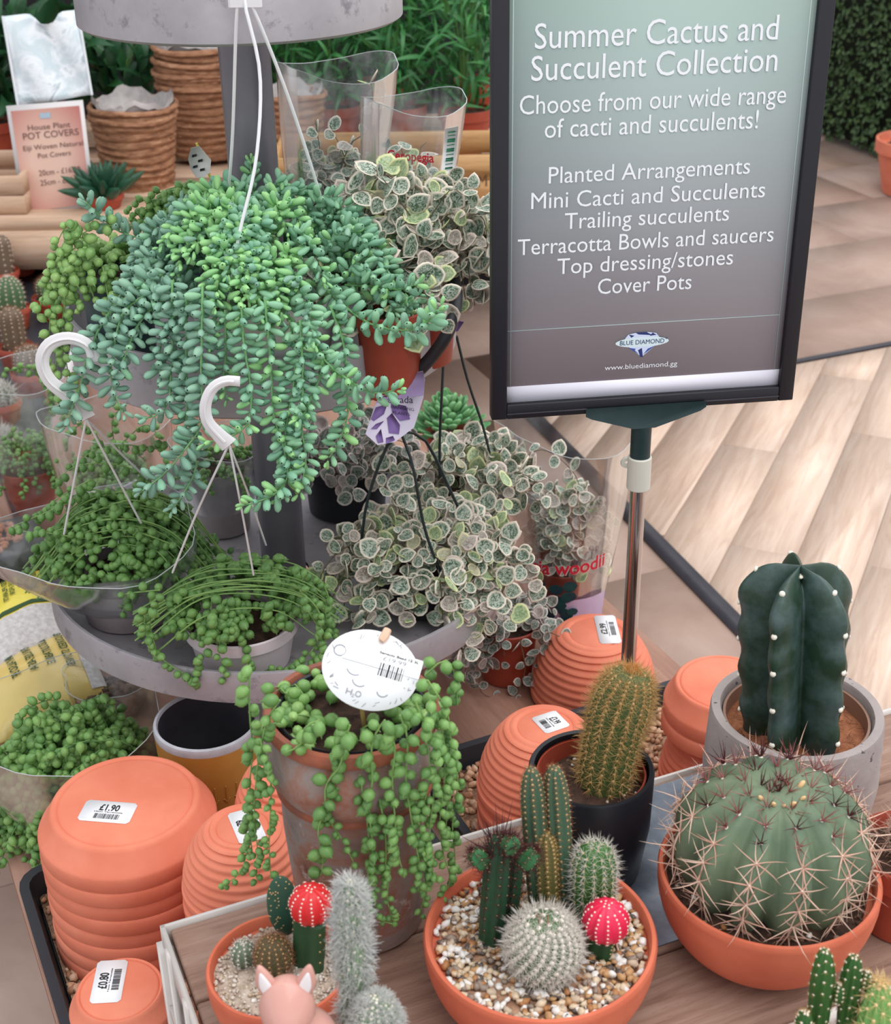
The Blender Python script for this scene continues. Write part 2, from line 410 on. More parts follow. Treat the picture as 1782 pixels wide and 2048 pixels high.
# ------------------------------------------------------------------ setting: floor
fl = obj('floor', box(12, 12, 0.02, (0, 4.5, -0.0205)), mat('floor_screed', (142, 122, 112), (156, 136, 124), 4, 0.7), kind='structure')
CORN = P(1058, 824, 0); LA = (P(1782, 1565, 0) - CORN).normalized(); LB = (P(1782, 688, 0) - CORN).normalized()
def clip(poly_, p, n):
    out = []
    for i in range(len(poly_)):
        a, b = poly_[i], poly_[(i + 1) % len(poly_)]; da, db = (a - p).dot(n), (b - p).dot(n)
        if da >= 0: out.append(a)
        if da * db < 0: out.append(a + (b - a) * (da / (da - db)))
    return out
NA = Vector((-LA.y, LA.x, 0)); NA = NA if NA.dot(LB) > 0 else -NA
NB = Vector((-LB.y, LB.x, 0)); NB = NB if NB.dot(LA) > 0 else -NB
pd = (P(1576, 870, 0) - P(1428, 1153, 0)).normalized(); pn = Vector((-pd.y, pd.x, 0))
random.seed(5); o0 = P(1428, 1153, 0)
for i in range(-24, 18):
    off = random.uniform(0, 1.1)
    for j in range(-6, 8):
        w, L = 0.152, 1.1
        x0 = off + j * L; q = [o0 + pd * x + pn * y for x, y in ((x0 + .0008, i * w + .0008), (x0 + L - .0008, i * w + .0008), (x0 + L - .0008, (i + 1) * w - .0008), (x0 + .0008, (i + 1) * w - .0008))]
        q = clip(clip(q, CORN + NA * 0.022, NA), CORN + NB * 0.022, NB)
        q = clip(q, Vector((4.2, 0, 0)), Vector((-1, 0, 0))) if q else q
        q = clip(q, Vector((0, 0.2, 0)), Vector((0, 1, 0))) if q else q
        if len(q) < 3: continue
        c = sum(q, Vector()) / len(q); ca, sa = pd.x, pd.y
        loc = [((p - c).dot(pd), (p - c).dot(pn)) for p in q]
        ar = sum(loc[k][0] * loc[(k + 1) % len(loc)][1] - loc[(k + 1) % len(loc)][0] * loc[k][1] for k in range(len(loc)))
        if abs(ar) < 1e-3: continue
        if ar < 0: loc = loc[::-1]
        ob = obj('plank', poly(loc, -0.004, 0.002), M_plank, fl, smooth=False); ob.location = c; ob.rotation_euler = (0, 0, math.atan2(sa, ca))
td = LB; tn = Vector((-td.y, td.x, 0)); random.seed(8)
for i in range(-12, 12):
    for j in range(-9, 9):
        L, w = 0.9, 0.45; x0 = j * L + (i % 2) * 0.41; c = CORN + td * (x0 + L / 2) + tn * (i + .5) * w
        if c.y < -0.3 or c.y > 8.3 or abs(c.x) > 4.4: continue
        cs = [c + td * (sx * L / 2) + tn * (sy * w / 2) for sx in (-1, 1) for sy in (-1, 1)]
        if all((p - CORN).dot(NA) > 0.01 and (p - CORN).dot(NB) > 0.01 for p in cs): continue
        ob = obj('tile', box(L - .003, w - .003, 0.008, (0, 0, -0.0065)), M_stone, fl, smooth=False)
        ob.location = c; ob.rotation_euler = (0, 0, math.atan2(td.y, td.x))
for d, n_ in ((LA, NA), (LB, NB)):
    wd = 0.044 if d is LA else 0.02; Ls = 4.2 if d is LA else 3.6
    ob = obj('trim_1' if d is LA else 'trim_2', box(Ls, wd, 0.006, (Ls / 2, 0, 0)), M_stripm, kind='structure', smooth=False)
    ob.location = CORN + Vector((0, 0, 0.0015)); ob.rotation_euler = (0, 0, math.atan2(d.y, d.x))
obj('back_shade_panel', box(5.2, 0.08, 2.4, (-1.95, 4.75, 1.2)), M_dark, kind='structure', smooth=False)  # dark panel put in for the shaded depth behind the shelf

# ------------------------------------------------------------------ leaf shapes
def blade(L, w, bend=0.5, seg=5, fold=0.25, thick=False):
    def fn(a, b):
        t = a; ww = w * (math.sin(PI * min(1, (t * 0.86 + 0.14)) ** 0.8)) ; s = (b - .5) * 2
        return (s * ww / 2, L * t * math.cos(bend * t), L * t * math.sin(bend * t) * -1 + abs(s) * ww * fold)
    p = grid(lambda a, b: fn(a, b), seg, 2); p.v = p.v[:, [0, 2, 1]]; return p   # grows along +Z, arching to -Y
def disc_leaf(r=1.0, heart=0.15, cup=0.15, seg=12, thick=0.06, wid=1.0):
    v = []; uv = []; rings = (0.0, 0.5, 0.84, 1.0)
    for k, q in enumerate(rings):
        for j in range(seg):
            t = 2 * PI * j / seg; rr = r * q * (1 - heart * math.exp(-((t - PI) / 0.5) ** 2) + 0.16 * heart * 6 * math.exp(-((min(t, 2 * PI - t)) / 0.4) ** 2))
            v.append((rr * math.cos(t), rr * math.sin(t) * wid, cup * r * q * q)); uv.append((q * 0.98, j / seg))
    for j in range(seg):
        x, y, z = v[2 * seg + j]; v.append((x, y, z - thick * r * 1.6)); uv.append((0.8, j / seg))
    f = [(i * seg + j, (i + 1) * seg + j, (i + 1) * seg + (j + 1) % seg, i * seg + (j + 1) % seg) for i in range(4) for j in range(seg)]
    v.append((0, 0, -thick * r * 1.6)); uv.append((0.5, 0)); c = len(v) - 1
    tr = [(4 * seg + j, c, 4 * seg + (j + 1) % seg) for j in range(seg)]
    return Prim(v, [f, tr], uv)
def pearl_prim(tip=0.35, el=1.08, seg=8):
    pr = [(0.0, -1.0), (0.6, -0.82), (0.95, -0.3), (0.95, 0.3), (0.6, 0.78), (0.14, 1.0), (0.0, 1.0 + tip)]
    p = lathe([(r, z * el) for r, z in pr], seg); return p
def sedum_prim(seg=6):
    pr = [(0.03, 0), (0.14, 0.12), (0.22, 0.38), (0.255, 0.65), (0.205, 0.87), (0.05, 1.0)]
    p = lathe(pr, seg); p.v[:, 1] *= 0.85; p.v[:, 1] -= 0.14 * p.v[:, 2] ** 2; return p
def spike(L, r, seg=3, curve=0.0):
    n = 3; pts = [(0, curve * L * (i / n) ** 2, L * i / n) for i in range(n + 1)]
    return tube(pts, [r, r * 0.75, r * 0.45, r * 0.05], seg, cap=False)
PEARL = {k: [Proto('pearl', pearl_prim(t, e), m) for t, e in ((0.3, 1.08), (0.45, 1.18), (0.2, 1.0))] for k, m in (('A', M_prlA), ('B', M_prlB), ('C', M_prlC))}
SED = {k: Proto('leaf', sedum_prim(), m) for k, m in (('B', M_sedB), ('G', M_sedG), ('Y', M_sedY))}
CER = {k: [Proto('leaf', disc_leaf(1, h, c, 12, 0.05, w), m) for h, c, w in ((0.22, 0.18, 0.95), (0.1, 0.25, 0.9), (0.3, 0.10, 1.0), (0.28, -0.15, 0.8))] for k, m in (('A', M_cerA), ('Y', M_cerY), ('D', M_cerD))}

# ------------------------------------------------------------------ generic builders
def ground_pebbles(parent, center, R, z, n, rmin, rmax, m, limit=300, name='pebble', dome=0.0, avoid=(), rect=None, flat=0.7):
    rng = np.random.default_rng(int(R * 1e4) + n)
    protos = []
    for k in range(6):
        b = ball(6, 4); j = rng.normal(0, 0.16, (len(b.v), 3)); j[0:6] = j[0]; j[-6:] = j[-1]; b.v = b.v + j; b.v *= (1, 0.78, flat); protos.append(Proto(name, b, m))
    items = []; tries = 0; pts = []
    while len(items) < n and tries < n * 6:
        tries += 1
        if rect: x, y = rng.uniform(-rect[0] / 2, rect[0] / 2), rng.uniform(-rect[1] / 2, rect[1] / 2); p = Vector(center) + E1 * x + E2 * y
        else:
            a, r = rng.uniform(0, 2 * PI), R * math.sqrt(rng.uniform(0, 1)); p = Vector((center[0] + r * math.cos(a), center[1] + r * math.sin(a), 0))
        if any((p.x - q[0]) ** 2 + (p.y - q[1]) ** 2 < q[2] ** 2 for q in avoid): continue
        s = rng.uniform(rmin, rmax) if rng.uniform() < .7 else rng.uniform(rmin, (rmin + rmax) / 2)
        zz = z + dome * (1 - ((p.x - center[0]) ** 2 + (p.y - center[1]) ** 2) / R ** 2) + rng.uniform(-0.2, 0.5) * s if not rect else z + rng.uniform(-.3, .6) * s
        M = T(p.x, p.y, zz) @ Matrix.Rotation(rng.uniform(0, 6.3), 4, 'Z') @ Matrix.Rotation(rng.uniform(-.5, .5), 4, 'X') @ S3(s)
        items.append((protos[int(rng.integers(6))], M))
    scatter(parent, name, items, limit)
def saucer_prof(R, h, up=False):
    """upside-down saucer: top face at z=0, rim edge at -h"""
    p = [(0, 0), (R * .70, 0), (R * .735, -.0004), (R * .75, -.0016), (R * .765, -.0004), (R * .80, 0), (R * .825, -.0012), (R * .845, -.004),
         (R * .955, -h * .50), (R * .985, -h * .55), (R, -h * .62), (R, -h * .96), (R * .985, -h), (R * .93, -h), (R * .92, -h * .72), (R * .78, -h * .30), (0, -h * .28)]
    return p
def ridge_bowl_prof(R, h, rt=.52, n=9):
    p = [(0, 0), (R * rt * .74, 0), (R * rt * .78, -.0012), (R * rt * .82, 0), (R * rt * .96, -.0003), (R * rt, -.002)]
    for i in range(n):
        for s, b in ((0.15, 0.0), (0.45, 1.0), (0.75, 1.0), (1.0, 0.0)):
            t = (i + s) / n; a = t * PI / 2 * .98; r = R * (rt + (.95 - rt) * math.sin(a) ** 1.05); z = -h * .86 * (1 - math.cos(a)) - h * .02
            z = -h * (.02 + .82 * (t ** 1.25)); r = R * (rt + (.95 - rt) * math.sin(a)); p.append((r + b * .0021 * R / .075, z + b * .0008))
    p += [(R * .955, -h * .85), (R, -h * .875), (R * 1.003, -h * .9), (R, -h * .985), (R * .985, -h), (R * .93, -h), (R * .90, -h * .7), (R * .75, -h * .4), (R * .4, -h * .12), (0, -h * .1)]
    return p
def pot_prof(R, r0, h, wall=.004, lip=0.0, liph=0.0, soil=0.02):
    p = [(0, 0), (r0 * .92, 0), (r0, .002)]
    if lip: p += [(R - lip, h - liph - .001), (R, h - liph), (R, h - .0015)]
    else: p += [((r0 + R) / 2, h / 2), (R, h - .002)]
    return p + [(R - wall / 2, h), (R - wall, h - .0015), (R - wall - lip * .6, h - soil), (0, h - soil)]
def bowl_prof(R, r0, h, wall=.006, soil=.014):
    p = [(0, 0), (r0 * .95, 0), (r0, .0015)]
    for i in range(1, 10):
        t = i / 10; a = t * PI / 2; p.append((r0 + (R - r0) * math.sin(a) ** .8, .0015 + (h - .006) * (1 - math.cos(a)) ** .85))
    p += [(R * .995, h - .006), (R, h - .003), (R - wall * .25, h), (R - wall * .75, h), (R - wall, h - .002), (R - wall * 1.2, h - soil)]
    return p + [(R * .75, h - soil - .006), (0, h - soil - .006)]
def soil_disc(parent, R, z, m, dome=0.004, n=10):
    rng = np.random.default_rng(3)
    def wob(Rr, Z, th): return Rr, Z + 0.0012 * np.sin(Rr * 900 + th * 5) * (Rr > 1e-4)
    pr = [(0, z + dome)] + [(R * t, z + dome * (1 - t * t)) for t in np.linspace(.15, 1, n)]
    return obj('soil', lathe(pr, 40, wob), m, parent, sharp=0)
# ------------------------------------------------------------------ tables, trays, crate
ZT = 0.53
te = P(1370, 1340, ZT); tl_ = P(25, 1753, ZT)
wid = (te - tl_).dot(E1)
tb = thing('display_table', 'long low brown wood-effect display table under the stand and the terracotta stacks', 'table', te - E1 * wid / 2 + E2 * 0.45 - Vector((0, 0, ZT)))
nb = 5
for i in range(nb):
    w = wid / nb
    o = obj('plank', box(3.0, w - .002, .03, (0, 0, ZT - .015)), M_table, tb, smooth=False)
    o.location = E1 * (-wid / 2 + (i + .5) * w) - E2 * 0.05; o.rotation_euler = (0, 0, math.atan2(E2.y, E2.x))
for sx in (-1, 1):
    for sy in (-1, 1):
        o = obj('leg', box(.06, .06, ZT - .03, (0, 0, (ZT - .03) / 2)), M_table, tb, smooth=False); o.location = E1 * sx * (wid / 2 - .06) + E2 * (sy * 1.38 - .05); o.rotation_euler = (0, 0, math.radians(25))
def tray(name, label, corner, lx, ly, h, m, t=.006, cat='tray', flare=.008, base=ZT):
    """rectangular tray with rounded corners: corner = back-left outer corner, runs +E1 and -E2"""
    c = corner + E1 * lx / 2 - E2 * ly / 2; th = thing(name, label, cat, (c.x, c.y, base)); mb = MB()
    def ring(hx, hy, z, r):
        pts = []
        for k, (sx, sy) in enumerate(((1, 1), (-1, 1), (-1, -1), (1, -1))):
            for s in range(5):
                a = k * PI / 2 + s * PI / 8; pts.append(((sx * (hx - r) + r * math.cos(a)), (sy * (hy - r) + r * math.sin(a)), z))
        return pts
    hx, hy = lx / 2, ly / 2; R_ = [(hx - flare, hy - flare, 0, .02), (hx, hy, h - .004, .026), (hx + .004, hy + .004, h - .004, .03), (hx + .004, hy + .004, h, .03), (hx - t, hy - t, h, .022), (hx - t - flare, hy - t - flare, .006, .018)]
    v = []
    for a in R_: v += ring(*a)
    n = 20; f = [(i * n + j, i * n + (j + 1) % n, (i + 1) * n + (j + 1) % n, (i + 1) * n + j) for i in range(5) for j in range(n)]
    pr = Prim(v, [f]); mb.add(pr); mb.add(Prim(v[-n:], [[tuple(range(n))]])); mb.add(Prim(v[:n], [[tuple(range(n - 1, -1, -1))]]))
    o = obj('shell', mb, m, th); o.rotation_euler = (0, 0, math.radians(25)); return th
M_bed = mat('gravel_bed', (150, 112, 88), (200, 160, 130), 130, .9, .9, 150, dist=.004)
ca = P(60, 1740, ZT + .045) - E1 * .012
trA = tray('gravel_tray', 'black plastic gravel tray holding the tall stack of terracotta saucers at the left', ca, .42, .36, .045, M_black)
obj('gravel_bed', box(.39, .33, .012, (0, 0, .014)), M_bed, trA, smooth=False, sharp=0).rotation_euler = (0, 0, math.radians(25))
ground_pebbles(trA, ca + E1 * .21 - E2 * .18, 1, ZT + .022, 1900, .0036, .0066, M_peb2, 300, rect=(.385, .33))
cb_ = P(910, 1495, ZT + .045) - E1 * .055
trB = tray('gravel_tray', 'black plastic gravel tray behind the crate, holding the ridged terracotta bowls', cb_, .50, .33, .045, M_black)
obj('gravel_bed', box(.47, .30, .012, (0, 0, .014)), M_bed, trB, smooth=False).rotation_euler = (0, 0, math.radians(25))
ground_pebbles(trB, cb_ + E1 * .25 - E2 * .165, 1, ZT + .022, 1900, .0036, .0066, M_peb2, 300, rect=(.465, .30))

ZC = 0.80
CA = P(330, 1852, ZC); CB = P(1390, 1535, ZC); CL = .83; CW = .285
cw = thing('display_crate', 'low crate with weathered wooden boards and a white metal edge under the potted cacti', 'crate', (CA.x, CA.y, ZT))
e1c = Vector((CB.x - CA.x, CB.y - CA.y, 0)).normalized(); e2c = Vector((-e1c.y, e1c.x, 0)); ANG = math.atan2(e1c.y, e1c.x)
def oc(name, pr, m, parent, x, y, z, **kw):
    o = obj(name, pr, m, parent, smooth=False, **kw); o.location = e1c * x - e2c * y + Vector((0, 0, z)); o.rotation_euler = (0, 0, ANG); return o
hc = ZC - ZT
bw = [.083, .098, .097]; y0 = .0035
for i, w in enumerate(bw):
    oc('board', cbox(CL - .006, w - .003, .012, (0, 0, 0), .0015), M_crate, cw, CL / 2, y0 + w / 2, hc - .006); y0 += w
M_wmet = mat('white_painted_metal', (222, 216, 210), (206, 198, 192), 14, 0.5)
for nm, pr, x, y, z in (('edge_strip', box(CL + .008, .003, .024), CL / 2, .001, hc - .0105), ('edge_strip', box(CL + .008, .003, .024), CL / 2, CW, hc - .0105),
                        ('edge_strip', box(.0035, CW, .026), -.002, CW / 2, hc - .0115), ('edge_strip', box(.0035, CW, .026), CL + .002, CW / 2, hc - .0115)):
    oc(nm, pr, M_wmet, cw, x, y, z)
for x in (0, CL):
    for y in (0.002, CW - .002): oc('leg', box(.016, .016, hc - .02), M_wmet, cw, x, y, (hc - .02) / 2)
for i in range(5):
    o = oc('side_bar', box(.004, .012, .30), M_wmet, cw, -.004, .03 + i * .055, hc - .15)
for y in (.08, .19): oc('side_rail', box(.006, CW, .010), M_wmet, cw, -.004, CW / 2, hc - y)
oc('front_panel', box(CL, .004, .2), M_crate, cw, CL / 2, CW - .006, .12)
# galvanised sheet on the crate
g0, g1, g2, g3 = P(1338, 1570, ZC), P(1425, 1575, ZC), P(1395, 1890, ZC), P(1300, 1900, ZC)
gx = [(p - CA).dot(e1c) for p in (g0, g1, g2, g3)]; gy = [-(p - CA).dot(e2c) for p in (g0, g1, g2, g3)]
x0, x1 = gx[3], gx[1]
o = obj('metal_sheet', box(x1 - x0, gy[3] - .010, .0015), mat('zinc_sheet', (122, 132, 146), (160, 168, 180), 26, 0.38, 0.1, 60, metal=0.55), label='blue-grey galvanised metal sheet lying on the crate under the black pot', cat='metal sheet', smooth=False)
o.location = CA + e1c * ((x0 + x1) / 2) - e2c * ((gy[3] + .010) / 2) + Vector((0, 0, .0009)); o.rotation_euler = (0, 0, ANG)

# ------------------------------------------------------------------ stickers
def sticker(parent, tl, tr, bl, z, price, off=.0006, hidden=False):
    a, b, c = P(*tl, z), P(*tr, z), P(*bl, z); u = (b - a); L = u.length; u.normalize(); w = (c - a); w = w - u * w.dot(u); H = w.length; w.normalize()
    pts = [(x, y) for x, y in ((.06, 0), (.94, 0), (1, .1), (1, .9), (.94, 1), (.06, 1), (0, .9), (0, .1))]
    v = [a + u * x * L + w * y * H + Vector((0, 0, off)) for x, y in pts]; v2 = [p - Vector((0, 0, off * .9)) for p in v]; n = 8
    f = [(i, (i + 1) % n, n + (i + 1) % n, n + i) for i in range(n)]
    st = obj('price_sticker', Prim([tuple(p) for p in v + v2], [f, [tuple(range(n - 1, -1, -1)), tuple(range(n, 2 * n))]]), M_label, parent, world=True, smooth=False, label='white price sticker')
    up = Vector((0, 0, off * 1.6)); g = lambda x, y: a + u * x * L + w * y * H + up
    def tfn(x0, x1, y, cap):
        return lambda s, t: g(x0 + (x1 - x0) * s, y - cap * t)
    txt(st, price, tfn(.32, .70, .46, .28), M_ink); txt(st, '12cm Terracotta', tfn(.25, .80, .555, .05), M_ink)
    bb = MB(); rnd_ = random.Random(len(price) + int(tl[0])); x = .28
    while x < .76:
        bwid = rnd_.choice((.006, .012, .018)); q = [g(x, .62), g(x + bwid, .62), g(x + bwid, .86), g(x, .86)]; bb.add(Prim([tuple(p) for p in q], [[(0, 1, 2, 3)]])); x += bwid + rnd_.choice((.008, .014))
    obj('barcode', bb, M_ink, st, world=True, smooth=False)
    return st

# ------------------------------------------------------------------ terracotta stacks
ORD = ['topmost', 'second', 'third', 'fourth', 'fifth', 'sixth', 'seventh', 'eighth', 'ninth']
def stack(kind, where, c, R, ztop, zbot, pitch, h, group, rt=.52, n=9, m=None, jit=.001):
    m = m or M_terra; rng = random.Random(int(c.x * 1e4)); out = []
    N = 1 + max(0, int((ztop - zbot - h) / pitch + .35)); pitch = (ztop - zbot - h) / max(1, N - 1) if N > 1 else pitch
    me = mesh_of(kind, lathe(saucer_prof(R, h) if 'saucer' in kind else ridge_bowl_prof(R, h, rt, n), 72), m, 50)
    for i in range(N):
        s = 1 if 'saucer' not in kind else 1 - .004 * i
        o = obj(kind, me, None, label=f'{"terracotta saucer" if "saucer" in kind else "ridged terracotta bowl"}, {ORD[i] if i < 9 else "lowest"} of the {where}', cat='saucer' if 'saucer' in kind else 'bowl', group=group if N > 1 else None)
        o.location = (c.x + rng.uniform(-jit, jit) * (i > 0), c.y + rng.uniform(-jit, jit) * (i > 0), ztop - i * pitch); o.rotation_euler = (0, 0, rng.uniform(0, 6)); out.append(o)
        if N == 1: o['label'] = f'ridged terracotta bowl, {where}' if 'bowl' in kind else f'terracotta saucer, {where}'
    return out
def flatrot(o): o.rotation_euler = (0, 0, 0)
zb = ZT + .020
s1 = stack('terracotta_saucer', 'tallest upturned stack, front left', P(250, 1600, .717), .0875, .717, zb, .0170, .042, 'upturned saucers in the tall left stack')
flatrot(s1[0]); sticker(s1[0], (175, 1600), (277, 1608), (160, 1641), .7172, '£1.90')
s2 = stack('terracotta_saucer', 'small upturned stack at the bottom left', P(239, 1978, .675), .0455, .675, zb, .016, .030, 'small upturned saucers at the bottom left')
flatrot(s2[0]); sticker(s2[0], (178, 2008), (196, 1923), (240, 2010), .6752, '£0.80')
s3 = stack('ridged_bowl', 'upturned stack left of the aged pot', P(484, 1652, .77), .060, .77, zb, .017, .07, 'upturned ridged bowls left of the aged pot', .5, 8)
flatrot(s3[0]); sticker(s3[0], (480, 1690), (454, 1629), (533, 1673), .7702, '£1.79')
s4 = stack('ridged_bowl', 'upturned stack right of the ochre pot', Vector((-.160, 1.128, 0)), .058, .742, zb, .017, .07, 'upturned ridged bowls beside the ochre pot', .5, 8)
s5 = stack('ridged_bowl', 'upturned stack behind the golden cactus', P(1090, 1452, .70), .0735, .70, zb, .02, .085, 'upturned ridged bowls behind the black pot', .52, 9)
flatrot(s5[0]); sticker(s5[0], (1110, 1421), (1141, 1452), (1058, 1433), .7002, '£3.99')
c6 = P(1191, 1264, .625)
s6 = stack('ridged_bowl', 'upturned on the table behind the chrome sign pole', c6, .082, .625, ZT, .02, .093, 'g', .53, 9)
flatrot(s6[0]); sticker(s6[0], (1200, 1288), (1187, 1232), (1243, 1284), .6252, '£2.99')
s7 = stack('terracotta_saucer', 'upturned stack left of the concrete pot', P(1452, 1365, .70), .068, .70, zb + .09, .0165, .04, 'upturned saucers left of the concrete pot')
s8 = stack('ridged_bowl', 'stack under the right-hand saucers', s7[0].location.copy(), .068, zb + .09 + .001, zb, .017, .07, 'ridged bowls under the right-hand saucers', .55, 8)

# ------------------------------------------------------------------ tiered stand
SX, SY = P(568, 1128, .75).x, P(568, 1128, .75).y
stand = thing('tiered_stand', 'grey galvanised three-tier display stand with a thick central pole', 'stand', (SX, SY, ZT))
def tier(name, r, z, h, m=M_galv):
    pr = [(0.03, 0), (r - .004, 0), (r, .003), (r, h - .001), (r - .001, h + .001), (r - .004, h + .001), (r - .005, h - .001), (r - .005, .005), (0.03, .005)]
    o = obj(name, lathe(pr, 96), m, stand); o.location = (0, 0, z - ZT - h); return o
tier('lower_tray', .277, .778, .040); tier('middle_tray', .213, 1.10, .062); tier('upper_tray', .163, 1.452, .065)
obj('pole', lathe([(0, .015), (.0265, .015), (.0265, 1.0), (0, 1.0)], 40), mat('pole_metal', (104, 102, 110), (132, 128, 134), 4, 0.42, metal=0.45), stand)
obj('base_plate', lathe([(0, 0), (.12, 0), (.12, .012), (.11, .016), (0, .016)], 48), M_galv, stand)

# ------------------------------------------------------------------ ochre pot under the stand
M_ochre = mat('ochre_glaze', (186, 132, 62), (206, 154, 84), 8, 0.3, 0.15, 40)
c = P(412, 1438, .700)
pt = thing('glazed_pot', 'empty ochre-yellow glazed pot with dark inside, half under the lower tray', 'pot', (c.x, c.y, ZT))
def wobo(Rr, Z, th): return Rr, Z
obj('pot_body', lathe([(0, 0), (.042, 0), (.046, .004), (.0545, .10), (.057, .160)], 56), M_ochre, pt)
obj('rim', lathe([(.057, .160), (.0575, .166), (.0565, .169), (.0535, .170), (.052, .167)], 56), mat('pale_glaze', (196, 198, 206), (170, 172, 178), 30, 0.25), pt)
obj('lining', lathe([(.052, .167), (.050, .10), (.042, .012), (0, .012)], 48), mat('charcoal_glaze', (62, 60, 66), (74, 72, 78), 20, 0.45), pt)
for k in range(11):
    a = -PI / 2 + (k - 5) * .22; p0 = Vector((math.cos(a), math.sin(a), 0)) * .0555
    mb = MB(); mb.add(tube([p0 * 1.0 + Vector((0, 0, .118)), p0 * .985 + Vector((0, 0, .096))], .0009, 4)); t_ = Vector((-math.sin(a), math.cos(a), 0)) * .003
    for s in (-1, 1): mb.add(tube([p0 * .985 + Vector((0, 0, .096)), p0 * .988 + t_ * s + Vector((0, 0, .101))], .0008, 4))
    obj('arrow_relief', mb, M_ochre, pt)

# ------------------------------------------------------------------ poster sign
ZB = 1.06
BL, BR = P(982, 838, ZB), P(1583, 797, ZB); SU = (BR - BL).normalized(); SN = SU.cross(Vector((0, 0, 1))); SW = (BR - BL).length
def SP(px, py):
    d = ray(px, py); t = (BL - CAM).dot(SN) / d.dot(SN); q = CAM + d * t - BL; return q.dot(SU), q.z
def sgn(u, v, off=0.0): return BL + SU * u + Vector((0, 0, v)) + SN * off
pole_top = sgn(SP(1285, 840)[0], 0)
sign = thing('poster_sign', 'tall black-framed cactus and succulent poster on a chrome pole', 'sign', (pole_top.x, pole_top.y + .004, ZT))
SH = .46; fw = .0148
M_frame = mat('black_frame', (30, 30, 36), rough=0.42)
def sbox(u0, u1, v0, v1, d0, d1, name, m, **kw):
    v = [tuple(sgn(u, w, d)) for d in (d0, d1) for w in (v0, v1) for u in (u0, u1)]
    return obj(name, Prim(v, [[(0, 1, 3, 2), (4, 6, 7, 5), (0, 4, 5, 1), (2, 3, 7, 6), (0, 2, 6, 4), (1, 5, 7, 3)]]), m, sign, world=True, smooth=False, **kw)
fr = [sbox(0, fw, 0, SH, -.010, .004, 'frame_rail', M_frame), sbox(SW - fw, SW, 0, SH, -.010, .004, 'frame_rail', M_frame), sbox(fw, SW - fw, 0, fw, -.010, .004, 'frame_rail', M_frame), sbox(fw, SW - fw, SH - fw, SH, -.010, .004, 'frame_rail', M_frame)]
for o in fr: bv = o.modifiers.new('bevel', 'BEVEL'); bv.width = .0012; bv.segments = 2
sbox(fw, SW - fw, .0045, .006, .0040, .0046, 'frame_groove', mat('frame_groove', (60, 60, 68), rough=.5))
kp = NT('poster_print'); co = kp.coords('UV'); sp = kp.n('ShaderNodeSeparateXYZ'); kp.l(co, sp.inputs[0])
c_ = kp.ramp(sp.outputs[1], [(0.0, (170, 161, 167)), (0.14, (174, 168, 174)), (0.38, (166, 172, 176)), (0.7, (154, 170, 166)), (0.93, (148, 170, 160)), (1.0, (166, 186, 176))])
M_poster = kp.fin(c_, 0.6, 0, 0.2)
vS = (SP(1015, 776)[1] + SP(1552, 740)[1]) / 2
def flatq(name, u0, u1, v0, v1, off, m, parent=None, th_=.0004, **kw):
    v = [tuple(sgn(u, w, o_)) for o_ in (off, off - th_) for u, w in ((u0, v0), (u1, v0), (u1, v1), (u0, v1))]
    return obj(name, Prim(v, [[(0, 1, 2, 3), (7, 6, 5, 4), (0, 4, 5, 1), (1, 5, 6, 2), (2, 6, 7, 3), (3, 7, 4, 0)]], [(0, 0), (1, 0), (1, 1), (0, 1)] * 2), m, parent or sign, world=True, smooth=False, **kw)
obj('backing_board', box(.01, .01, .01), M_dark) if False else None
poster = flatq('poster', fw - .001, SW - fw + .001, vS, SH - fw + .001, -.002, M_poster, label='grey-green printed poster')
flatq('paper_margin', fw - .001, SW - fw + .001, fw - .001, vS, -.0018, mat('poster_margin', (226, 224, 236), rough=.4))
flatq('back_panel', .004, SW - .004, .004, SH - .004, -.0045, M_frame, th_=.004)
M_pline = mat('poster_line', (176, 194, 190), rough=.5)
uL = SP(1021, 700)[0]; uR = SP(1541, 700)[0]; vH = (SP(1015, 665)[1] + SP(1555, 632)[1]) / 2
uR = SW - fw - (uL - fw) * 1.6
for a in ((uL, uL + .0007, vS, SH - fw), (uR, uR + .0007, vS, SH - fw), (fw, uR, vH, vH + .0006)): flatq('border_line', *a, -.0016, M_pline, poster)
M_ptxt = mat('poster_lettering', (232, 236, 240), rough=.5)
for s, l, r, capx in (("Summer Cactus and", (1070, 98), (1556, 80), 42), ("Succulent Collection", (1063, 160), (1554, 145), 42), ("Choose from our wide range", (1040, 230), (1572, 207), 33),
                      ("of cacti and succulents!", (1090, 274), (1516, 260), 33), ("Planted Arrangements", (1098, 367), (1500, 349), 30), ("Mini Cacti and Succulents", (1063, 417), (1530, 397), 30),
                      ("Trailing succulents", (1130, 458), (1458, 443), 30), ("Terracotta Bowls and saucers", (1036, 510), (1547, 485), 30), ("Top dressing/stones", (1115, 549), (1466, 530), 30), ("Cover Pots", (1196, 589), (1383, 579), 30),
                      ("www.bluediamond.gg", (1210, 742), (1355, 732), 10)):
    a, b = SP(*l), SP(*r); v = (a[1] + b[1]) / 2; cap = capx * .000487
    txt(poster, s, (lambda a, b, v, cap: (lambda x, y: sgn(a[0] + (b[0] - a[0]) * x, v + cap * y, -.0014)))(a, b, v, cap), M_ptxt)
